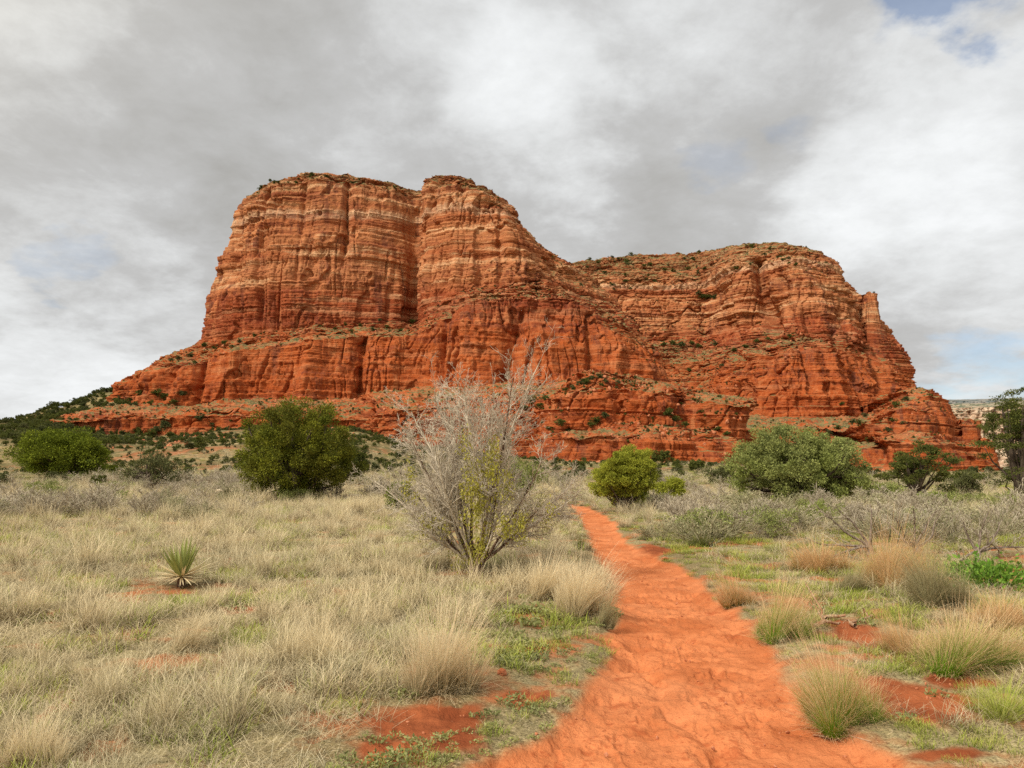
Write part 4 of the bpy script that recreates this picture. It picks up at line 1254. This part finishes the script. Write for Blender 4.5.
# ---- the dead juniper
g = hit(476, 578)
s = g[1] / F
dj = thing('dead_juniper', 'bare bleached juniper with a few living yellow-green sprays, left of the path', 'tree', g)
r = np.random.default_rng(77)
trunk_lines = []
for k in range(9):
    a = k / 9 * 2 * pi + r.uniform(-.3, .3)
    d0 = np.array([cos(a), sin(a), 0])
    q = r.uniform(0.5, 1.0)
    trunk_lines.append((np.array([d0 * 0.09 + [0, 0, -0.08], d0 * 0.05 + [0, 0, 0.12], d0 * 0.10 * q + [0, 0, 0.30], d0 * 0.24 * q + [0, 0, 0.50]]), np.array([0.060, 0.062, 0.055, 0.035])))
trunk_lines.append((np.array([[0, 0, -.1], [0, 0.01, 0.1], [0.01, 0, 0.3]]), np.array([0.12, 0.11, 0.07])))
obj('trunk', tube_mesh('trunk', trunk_lines, M_DEADT, 8), dj)
# main boughs: (end px, end py, depth offset)
ends = [(455, 376, 0.3), (497, 380, -0.3), (438, 390, -0.1), (514, 384, 0.2), (386, 452, 0.4), (392, 428, -0.5), (572, 462, -0.5), (560, 490, 0.5), (410, 500, 0.6), (395, 478, 0.2), (404, 440, -0.3), (412, 420, 0.5), (428, 408, -0.2), (452, 392, 0.3), (482, 366, 0.0), (466, 384, 0.6), (505, 392, -0.5), (520, 402, 0.4), (540, 430, -0.2),
        (556, 448, 0.3), (566, 478, 0.0), (550, 500, -0.4), (398, 505, -0.4), (440, 430, -0.9), (500, 420, 0.9), (424, 460, 0.9), (530, 460, -0.9), (486, 385, -0.3)]
spec = [(11, 0.062, 0.008, 20, 0.34, (0.3, 0.9)), (6, 0.15, 0.035, 8, 0.48, (0.35, 1.0)), (4, 0.22, 0.03, 3, 0.5, (0.3, 0.9)), (3, 0.22, 0.02, 0, 0, (0, 0))]
foli = []
for k, (ex, ey, dy_) in enumerate(ends):
    e = at(ex, ey, g[1] + dy_) - g
    b = np.array([e[0], e[1], 0]); b = b / (np.linalg.norm(b) + 1e-6) * 0.11 + np.array([0, 0, 0.22])
    v = e - b
    L = np.linalg.norm(v)
    
    d = v / L; L *= 1.06 if 470 < ex < 490 else 0.93
    d = d + np.array([0, 0, -0.045])
    out = [[], []]
    grow(r, b, d, L, 0.024 + 0.004 * (L > 2), 0, spec, out)
    br_ = obj('branch', tube_mesh('branch', out[0], M_DEADT if k % 3 == 0 else M_DEAD, 6), dj)
    tw_ = obj('twigs', tube_mesh('twigs', [(p_, np.maximum(q_, 0.0022)) for p_, q_ in out[1]], M_DEAD, 3), br_)
for k, (fx, fy, rx, rz_, dp_) in enumerate([(482, 462, 14, 26, -0.75), (500, 490, 16, 12, -0.75), (476, 492, 12, 22, -0.75), (517, 520, 12, 14, -0.75), (430, 525, 18, 10, -0.3), (478, 520, 10, 26, -0.75), (470, 555, 10, 12, -0.2), (540, 505, 10, 10, 0.1), (412, 480, 9, 14, 0.0), (494, 440, 9, 12, -0.2)]):
    c = at(fx, fy, g[1] + dp_) - g
    pl_ = []
    for q in range(max(4, int(rx * rz_ / 22))):
        c2 = c + r.normal(0, 0.75, 3) * np.array([rx * s, rx * s, rz_ * s])
        nq = int(r.uniform(30, 90))
        pl_.append(c2 + r.normal(0, 1, (nq, 3)) * np.array([0.045, 0.045, 0.085]))
    pts = np.concatenate(pl_); n = len(pts); d = r.normal(size=(n, 3)) * 0.6
    V, Fc = leaves(r, pts, d * 0.4, 0.042, 2.6, 0.9)
    foli.append((V, Fc, np.repeat(r.uniform(0.3, 1, n), 4), np.repeat(r.random(n), 4)))
    mF = plant_mat('sparse_juniper_sprays', (0.26, 0.24, 0.03), (0.46, 0.42, 0.07), (0.36, 0.34, 0.05)) if k == 0 else mF
    V, Fc, H_, R_2 = foli[-1]
    obj('foliage', mesh_np('foliage', V, Fc, [mF], {'h': H_, 'r': R_2}, smooth=False), dj)


# ---- bare mesquites on the right
def mesquite(px, py, ends, seed, label):
    g = hit(px, py); s = g[1] / F
    t = thing('bare_mesquite', label, 'shrub', g, 0, 'bare mesquites on the right')
    r = np.random.default_rng(seed)
    obj('trunk', tube_mesh('trunk', [(np.array([[0, 0, -.1], [0.01, 0, 0.12], [0.0, 0.02, 0.25]]), np.array([0.07, 0.06, 0.035]))], M_BMES, 8), t)
    sp_ = [(7, 0.16, 0.02, 7, 0.42, (0.4, 1.0)), (5, 0.2, 0.04, 5, 0.5, (0.4, 1.0)), (4, 0.22, 0.04, 2, 0.5, (0.4, 1.0)), (3, 0.25, 0.0, 0, 0, (0, 0))]
    for ex, ey, dd in ends:
        e = at(ex, ey, g[1] + dd) - g
        b = np.array([0, 0, 0.15]); v = e - b; L = np.linalg.norm(v)
        out = [[], []]
        grow(r, b, v / L, L, 0.028, 0, sp_, out)
        br_ = obj('branch', tube_mesh('branch', out[0], M_BMES, 5), t)
        obj('twigs', tube_mesh('twigs', [(p_, np.maximum(q_, 0.003)) for p_, q_ in out[1]], M_TWIG, 3), br_)


mesquite(870, 556, [(790, 518, -0.3), (806, 510, 0.3), (840, 500, 0.1), (875, 505, -0.2), (830, 525, -0.6)], 301, 'bare mesquite with a long low branch reaching left over the grey brush')
mesquite(917, 556, [(880, 520, 0.2), (905, 505, 0.0), (935, 508, -0.3), (950, 525, 0.4), (900, 520, -0.6)], 302, 'bare mesquite behind the tall rusty grass clump')
mesquite(978, 562, [(960, 520, 0.2), (985, 508, 0.0), (1015, 520, -0.3), (1030, 535, 0.3), (950, 535, -0.5)], 303, 'bare dark-stemmed mesquite behind the broad-leaved plant at the right')

# ---- broad-leaved green plant
g = hit(990, 588)
r = np.random.default_rng(9)
s = g[1] / F
pts = r.normal(size=(1100, 3)) * np.array([0.26, 0.26, 0.09]) + [0, 0, 0.17]; pts[:, 2] = np.abs(pts[:, 2])
V, Fc = leaves(r, pts, np.stack([pts[:, 0] * 2, pts[:, 1] * 2, 0.3 + 0 * pts[:, 0]], -1), 0.075, 2.2, 0.5)
thing('leafy_plant', 'bright green broad-leaved plant near the right edge', 'plant', g, 0, None, mesh_np('leafy_plant', V, Fc, [M_LEAF], {'h': np.repeat(r.random(1100), 4), 'r': np.repeat(r.random(1100), 4)}, smooth=False))

# ---- yucca
g = hit(181, 588); s = g[1] / F
y = thing('yucca', 'small spiky yucca with green upright blades over a pale dry skirt, in the left meadow', 'plant', g)
r = np.random.default_rng(3)
gb = blades(r, 60, 0.03, (0.46, 0.58), (0.0, 0.75), (-0.04, 0.02), 0.045, 4, 1.6, dome=True)
gb[0][:, 2] += 0.13
obj('leaf_rosette', blade_mesh('leaf_rosette', [gb], M_YUC), y)
obj('stem', tube_mesh('stem', [(np.array([[0, 0, -0.05], [0, 0, 0.08], [0, 0, 0.2]]), np.array([0.06, 0.055, 0.035]))], M_DEADT, 8), y)
db = blades(r, 130, 0.03, (0.46, 0.66), (1.05, 1.70), (0.0, 0.20), 0.030, 4, 1.6, dome=True)
db[0][:, 2] += 0.15
obj('dry_skirt', blade_mesh('dry_skirt', [db], M_YUD), y)

# ---- fallen wood, stones
def stick(px, py, qx, qy, rad, label, seed, kinks=5, twigs=2):
    a = hit(px, py); b = hit(qx, qy)
    r = np.random.default_rng(seed)
    n = kinks + 2
    pts = np.linspace(a, b, n) + r.normal(0, 0.03, (n, 3)) * np.array([1, 1, 0.6])
    pts[:, 2] = [float(terr(p[0], p[1])) + rad * 0.8 + abs(r.normal(0, 0.02)) for p in pts]
    lines = [(pts - a, np.linspace(1, 0.4, n) * rad)]
    for k in range(twigs):
        i = r.integers(1, n - 1)
        p = pts[i] - a
        lines.append((np.array([p, p + r.normal(0, 0.07, 3) + [0, 0, 0.04], p + r.normal(0, 0.12, 3) + [0, 0, 0.09]]), np.array([0.5, 0.35, 0.15]) * rad))
    thing('fallen_branch', label, 'branch', a, 0, None, tube_mesh('fallen_branch', lines, M_WOOD, 6))


stick(806, 634, 842, 626, 0.028, 'pale fallen branch on bare soil right of the path, left piece', 1)
stick(826, 622, 846, 620, 0.03, 'short reddish fallen branch lying just above the pale one', 2, 3, 1)
stick(846, 628, 874, 619, 0.02, 'thin curved fallen branch ending in an upturned tip, right of the pale one', 3, 4, 2)
stick(816, 737, 856, 741, 0.007, 'thin dark stick lying on the path beside the green-based clump', 4, 4, 0)


def stone(px, py, wpx, hpx, mat, label, seed, group=None, sink=0.25):
    g = hit(px, py); s = g[1] / F
    import bmesh
    bm = bmesh.new(); bmesh.ops.create_icosphere(bm, subdivisions=4, radius=1)
    V = np.array([v.co for v in bm.verts]); Fc = np.array([[v.index for v in f.verts] for f in bm.faces]); bm.free()
    o = seed * 3.1
    V = V * (1 + 0.32 * np.round(pn(V[:, 0] * 1.2 + o, V[:, 1] * 1.2, V[:, 2] * 1.2) * 3)[:, None] / 3 + 0.12 * fbm(V[:, 0] * 3 + o, V[:, 1] * 3, V[:, 2] * 3, 3)[:, None])
    V = V * np.array([wpx * s / 2, wpx * s / 2.4, hpx * s / 2]) + [0, 0, hpx * s / 2 * (1 - sink)]
    thing('stone' if wpx * s < 0.5 else 'boulder', label, 'rock', g, 0, group, mesh_np('stone', V, Fc, [mat], smooth=False))


stone(502, 677, 9, 7, M_RSTONE, 'small reddish stone in the weeds left of the path', 1)
stone(226, 497, 26, 9, M_STONE, 'flat pale boulder left of the dark rounded juniper', 2)
stone(252, 499, 22, 7, M_STONE, 'low pale boulder at the left foot of the dark rounded juniper', 3)
stone(352, 500, 20, 6, M_STONE, 'pale boulder at the right foot of the dark rounded juniper', 4)
stone(208, 492, 14, 6, M_STONE, 'small pale boulder left of the flat one', 5)
stone(665, 560, 7, 3, M_RSTONE, 'small red stone on the far part of the path', 6)

# ------------------------------------------------------------------ grey brush between meadow and rocks
r = np.random.default_rng(42)
spec2 = [(4, 0.13, 0.03, 6, 0.55, (0.3, 0.8)), (3, 0.18, 0.04, 4, 0.6, (0.3, 0.8)), (3, 0.2, 0.02, 0, 0, (0, 0))]
BR = []
for k in range(6):
    lines = []
    for j in range(20):
        a = r.uniform(0, 2 * pi); th = r.uniform(0.15, 1.25)
        out = [[]]
        grow(r, np.array([0.06 * cos(a), 0.06 * sin(a), -0.03]), np.array([sin(th) * cos(a), sin(th) * sin(a), cos(th)]), r.uniform(0.45, 0.75), 0.011, 0, spec2, out)
        lines += [(p_, np.maximum(q_, 0.0045)) for p_, q_ in out[0]]
    BR.append(tube_mesh('brush', lines, M_TWIG if k < 4 else M_TWIGO, 3))
SG = []
for k in range(3):
    cr, _ = crown(r, 1.2, 1.2, 0.65, 0.02, 40, 70, 0.045, (0.09, 0.16), 0.5)
    SG.append(mesh_np('sagebrush', cr[0], cr[1], [M_SAGE if k else M_TWIGO], {'h': cr[2], 'r': cr[3]}, smooth=False))
zones = [  # px0, px1, py0, py1, count, kind, label, group
    (-60, 245, 484, 522, 75, 'b', 'grey leafless brush in the band below the far left juniper', 'grey brush at the left'),
    (110, 420, 484, 500, 34, 'b', 'grey leafless brush at the foot of the slope behind the dark rounded juniper', 'grey brush behind the junipers'),
    (618, 1090, 506, 546, 68, 'b', 'grey leafless brush right of the path in front of the large grey-green juniper', 'grey brush at the right'),
    (90, 620, 479, 492, 40, 'b', 'grey leafless brush along the far rim of the meadow', 'grey brush on the far rim'),
    (640, 1060, 484, 500, 30, 'b', 'grey leafless brush between the trees right of the path', 'grey brush between the trees'),
    (-60, 300, 480, 515, 14, 's', 'small grey-green sagebrush in the left brush band', 'sagebrush at the left'),
    (640, 1060, 500, 545, 22, 's', 'small grey-green sagebrush among the brush right of the path', 'sagebrush at the right'),
]
first = {}
for (x0, x1, y0, y1, cnt, kd, lab, grp) in zones:
    n = 0
    while n < cnt:
        px = r.uniform(x0, x1); py = y0 + (y1 - y0) * r.random() ** (1.3 if kd == 'b' else 1)
        g = hit(px, py)
        if path_d(g[0], g[1]) > -0.5 and g[1] < 18: continue
        if g[1] > 90: continue
        if 560 < px < 640 and py > 500: continue
        n += 1
        sc_f = r.uniform(0.75, 1.35) * (1 + 0.012 * max(0, g[1] - 20))
        me = BR[r.integers(0, 6)] if kd == 'b' else SG[r.integers(0, 3)]
        nm = 'bare_brush' if kd == 'b' else 'sagebrush'
        o = thing(nm, lab, 'shrub', g, r.uniform(0, 6.28), grp, me)
        o.scale = (sc_f * r.uniform(0.9, 1.3), sc_f * r.uniform(0.9, 1.3), sc_f * r.uniform(0.7, 1.0))

# ------------------------------------------------------------------ shrubs on the ledges and slopes of the buttes
HS = []
for k in range(5):
    cr, _ = crown(r, 1.0, 1.0, 0.85, -0.05, 34, 40, 0.10, (0.10, 0.18), 0.5)
    HS.append(mesh_np('hillside_shrub', cr[0], cr[1], [M_HILL if k % 2 else M_DARK], {'h': cr[2], 'r': cr[3]}, smooth=False))
PP = np.concatenate([v[0] for v in VEG[:9]]); NN = np.concatenate([v[1] for v in VEG[:9]]); NB = np.concatenate([v[2] for v in VEG[:9]])
qx, qy, qf = project(PP.astype(float))
cell = 2.0
ix = np.floor(qx / cell).astype(int); iy = np.floor(qy / cell).astype(int)
ok = (ix >= 0) & (ix < 512) & (iy >= 0) & (iy < 384) & (qf > 0)
key = iy * 512 + ix
zb = np.full(512 * 384, 1e9)
np.minimum.at(zb, key[ok], qf[ok])
vis = ok.copy(); vis[ok] = qf[ok] < zb[key[ok]] + 6.0
flatv = vis & (NB > 0.55) & (NN > 0.45)
vid = np.where(vis)[0]; fid = np.where(flatv)[0]


def hill_shrub(P_, w_, lab, grp):
    o = thing('hillside_shrub', lab, 'shrub', P_, r.uniform(0, 6.28), grp, HS[r.integers(0, 5)])
    o.scale = (w_ * r.uniform(0.85, 1.2), w_ * r.uniform(0.85, 1.2), w_ * r.uniform(0.65, 1.0))


SPOTS = [
    ('dark green shrub on the grassy terrace at the foot of the left tower', 'shrubs on the tower terrace', [(320, 327, 5), (345, 325, 5), (360, 327, 6), (372, 331, 7), (388, 328, 5), (400, 331, 6), (412, 323, 6), (335, 330, 5), (380, 322, 5), (352, 333, 6)]),
    ('dark shrub on the red steps left of the tower foot', 'shrubs left of the tower', [(179, 360, 7), (189, 357, 8), (204, 347, 8), (214, 349, 6), (224, 344, 6), (255, 337, 7), (240, 342, 6), (195, 364, 6), (172, 362, 6), (232, 348, 5)]),
    ('dark green shrub on the low red ledge at the left', 'shrubs on the low left ledge', [(140, 398, 9), (156, 396, 11), (164, 399, 10), (181, 396, 12), (120, 404, 6), (150, 405, 9), (199, 421, 12), (139, 437, 14), (165, 432, 14), (212, 426, 9), (130, 402, 7), (173, 404, 8)]),
    ('dark green shrub on the rounded mound of the middle ledges', 'shrubs on the middle mound', [(573, 389, 9), (580, 385, 11), (586, 383, 10), (600, 378, 9), (605, 382, 8), (617, 385, 8), (566, 392, 8), (593, 380, 7)]),
    ('green shrub on the stepped ledges right of the mound', 'shrubs on the middle ledges', [(596, 424, 12), (604, 419, 12), (590, 428, 10), (669, 417, 13), (677, 421, 10), (718, 432, 11), (728, 434, 9), (700, 412, 7), (560, 426, 12), (550, 430, 9), (688, 424, 8)]),
    ('dark green shrub below the apron right of the dead juniper', 'shrubs below the apron', [(532, 404, 14), (545, 401, 10), (541, 407, 9), (525, 410, 9)]),
    ('dark shrub in the alcove of the right butte', 'shrubs in the alcove', [(702, 297, 10), (708, 300, 12), (714, 299, 9), (698, 295, 6)]),
    ('dark green shrub on the bench across the right butte', 'shrubs on the right bench', [(664, 346, 7), (673, 345, 8), (681, 347, 9), (692, 345, 7), (700, 347, 9), (716, 346, 7), (735, 351, 8), (745, 348, 8), (757, 343, 7), (768, 340, 6), (790, 338, 6), (722, 368, 7), (690, 372, 7)]),
    ('dark shrub on the broken slopes at the right end of the butte', 'shrubs at the right end', [(842, 405, 7), (865, 417, 8), (852, 424, 9), (905, 401, 8), (896, 406, 9), (893, 420, 8), (903, 428, 8), (860, 426, 8), (888, 432, 9)]),
]
nh_ = 0
for lab, grp, L_ in SPOTS:
    for (sx, sy, sw) in L_:
        d2 = (qx[vid] - sx) ** 2 + (qy[vid] - sy) ** 2 - 6 * (NN[vid] > 0.6) * 4
        i = vid[np.argmin(d2)]
        P_ = PP[i].astype(float)
        hill_shrub(P_, sw * P_[1] / F, lab, grp); nh_ += 1
# scattered small ones on flat rock tops
def scatter(box, cnt, w0, w1, lab, grp, pool):
    global nh_
    m = pool[(qx[pool] > box[0]) & (qx[pool] < box[1]) & (qy[pool] > box[2]) & (qy[pool] < box[3])]
    if len(m) == 0:
        print('EMPTY', lab); return
    # choose evenly over the picture area
    c = np.unique((qy[m] / 2).astype(int) * 1000 + (qx[m] / 2).astype(int), return_index=True)[1]
    m = m[c]
    for i in r.choice(m, min(cnt, len(m)), replace=False):
        P_ = PP[i].astype(float)
        hill_shrub(P_, r.uniform(w0, w1) * P_[1] / F, lab, grp); nh_ += 1
scatter((572, 800, 236, 290), 50, 3.0, 6.5, 'small shrub on the sloping top of the right butte', 'shrubs on the right butte top', fid)
scatter((240, 400, 170, 215), 18, 3, 6, 'small shrub on the summit of the left tower', 'shrubs on the left tower top', fid)
scatter((750, 880, 425, 470), 12, 5, 9, 'shrub on the slope behind the large grey-green juniper', 'shrubs behind the large juniper', fid)
# slopes of the terrain
for (x0, x1, y0, y1, cnt, w0, w1, lab, grp) in [
        (-30, 118, 392, 450, 48, 5, 12, 'dark green shrub on the far left hillside', 'shrubs on the far left hillside'),
        (100, 420, 432, 482, 52, 5, 15, 'shrub on the dry slope under the red ledges', 'shrubs on the dry slope'),
        (550, 1010, 464, 488, 36, 9, 22, 'shrub at the foot of the ledges right of the dead juniper', 'shrubs at the foot of the ledges')]:
    n = 0; t_ = 0
    while n < cnt and t_ < 2000:
        t_ += 1
        px = r.uniform(x0, x1); py = r.uniform(y0, y1)
        g = hit(px, py)
        if g[1] > 640 or g[1] < 60: continue
        c_ = int(py / 2) * 512 + int(max(px, 0) / 2)
        if px > 0 and zb[c_] < g[1]: continue
        n += 1
        hill_shrub(g, r.uniform(w0, w1) * g[1] / F, lab, grp); nh_ += 1
print('hillside shrubs', nh_)

# the rest of the scrub, rubble and pebbles: more than anyone could count
pts, sc_s = [], []
x, y, r_ = sample(0.085, 70, 650, 40)
az = 512 + F * x / y
nz = pn(x / 25, y / 25, 0 * x + 12)
k = (rg.random(len(x)) < 0.5 + 0.9 * nz) & (rg.random(len(x)) < np.where(az < 560, 1.0, 0.6))
x, y = x[k], y[k]
pts.append(np.stack([x, y, terr(x, y)], -1)); sc_s.append(rg.uniform(0.5, 2.3, len(x)) * np.clip(y / 250, 0.7, 1.3))
x, y, r_ = sample(0.042, 330, 860, 42); az = 512 + F * x / y
k = az < 135
x, y = x[k], y[k]; pts.append(np.stack([x, y, terr(x, y)], -1)); sc_s.append(rg.uniform(1.5, 5.5, len(x)))
f2 = np.where(vis & (NB > 0.50) & (NN > 0.35))[0]
s2 = rg.choice(f2, 2600, replace=False)
s2 = s2[pn(PP[s2, 0] / 18, PP[s2, 1] / 18, PP[s2, 2] / 18) + 0.35 * (PP[s2, 2] > 215) > rg.uniform(-0.4, 0.3, len(s2))]
pts.append(PP[s2]); sc_s.append(rg.uniform(0.7, 2.2, len(s2)))
Pn = np.concatenate(pts); Sn = np.concatenate(sc_s); n = len(Pn)
o = tuft_object('hillside_scrub', HS, Pn, np.stack([0 * Sn, 0 * Sn, rg.uniform(0, 6.28, n)], -1), Sn, rg.integers(0, len(HS), n))
o['label'] = 'fine dark scrub over the slopes and ledges of the butte'; o['category'] = 'scrub'
print('scrub', n)


def stones(name, mats_, seed):
    import bmesh
    out = []
    for q in range(4):
        bm = bmesh.new(); bmesh.ops.create_icosphere(bm, subdivisions=2, radius=0.5)
        V = np.array([v.co for v in bm.verts]); Fc = np.array([[v.index for v in f.verts] for f in bm.faces]); bm.free()
        o_ = seed + q * 7.7
        V = V * (1 + 0.5 * np.round(pn(V[:, 0] * 2.2 + o_, V[:, 1] * 2.2, V[:, 2] * 2.2) * 2.5)[:, None] / 2.5) * np.array([1, 0.8, 0.6])
        out.append(mesh_np(name, V, Fc, [mats_[q % len(mats_)]], smooth=False))
    return out


x, y, r_ = sample(0.028, 250, 640, 38)
az = 512 + F * x / y
zt = terr(x, y)
nz = pn(x / 30, y / 30, 0 * x + 55)
k = (rg.random(len(x)) < 0.45 + 1.2 * nz) & (az > 60)
Pt = np.concatenate([np.stack([x[k], y[k], zt[k]], -1), PP[rg.choice(f2, 2200, replace=False)]]); n = len(Pt)
o = tuft_object('talus', stones('talus_block', [M_RSTONE], 3), Pt, rg.uniform(0, 6.28, (n, 3)), 0.5 + 2.2 * rg.random(n) ** 3, rg.integers(0, 4, n))
o['label'] = 'red rubble fallen at the foot of the cliffs and on their ledges'; o['category'] = 'rubble'

x, y, r_ = sample(60, 2.8, 15, 42)
k = ((path_d(x, y) > -0.1) | (bare(x, y) > 0.4)) & (rg.random(len(x)) < 0.30 + 0.9 * pn(x / 0.8, y / 0.8, 0 * x + 21))
x, y = x[k], y[k]; n = len(x)
o = tuft_object('pebbles', stones('pebble', [M_RSTONE], 9), np.stack([x, y, terr(x, y) + 0.002], -1), rg.uniform(0, 6.28, (n, 3)), 0.006 + 0.028 * rg.random(n) ** 4, rg.integers(0, 4, n))
o['label'] = 'small pebbles and clods scattered on the red trail'; o['category'] = 'pebbles'
print('pebbles', n)
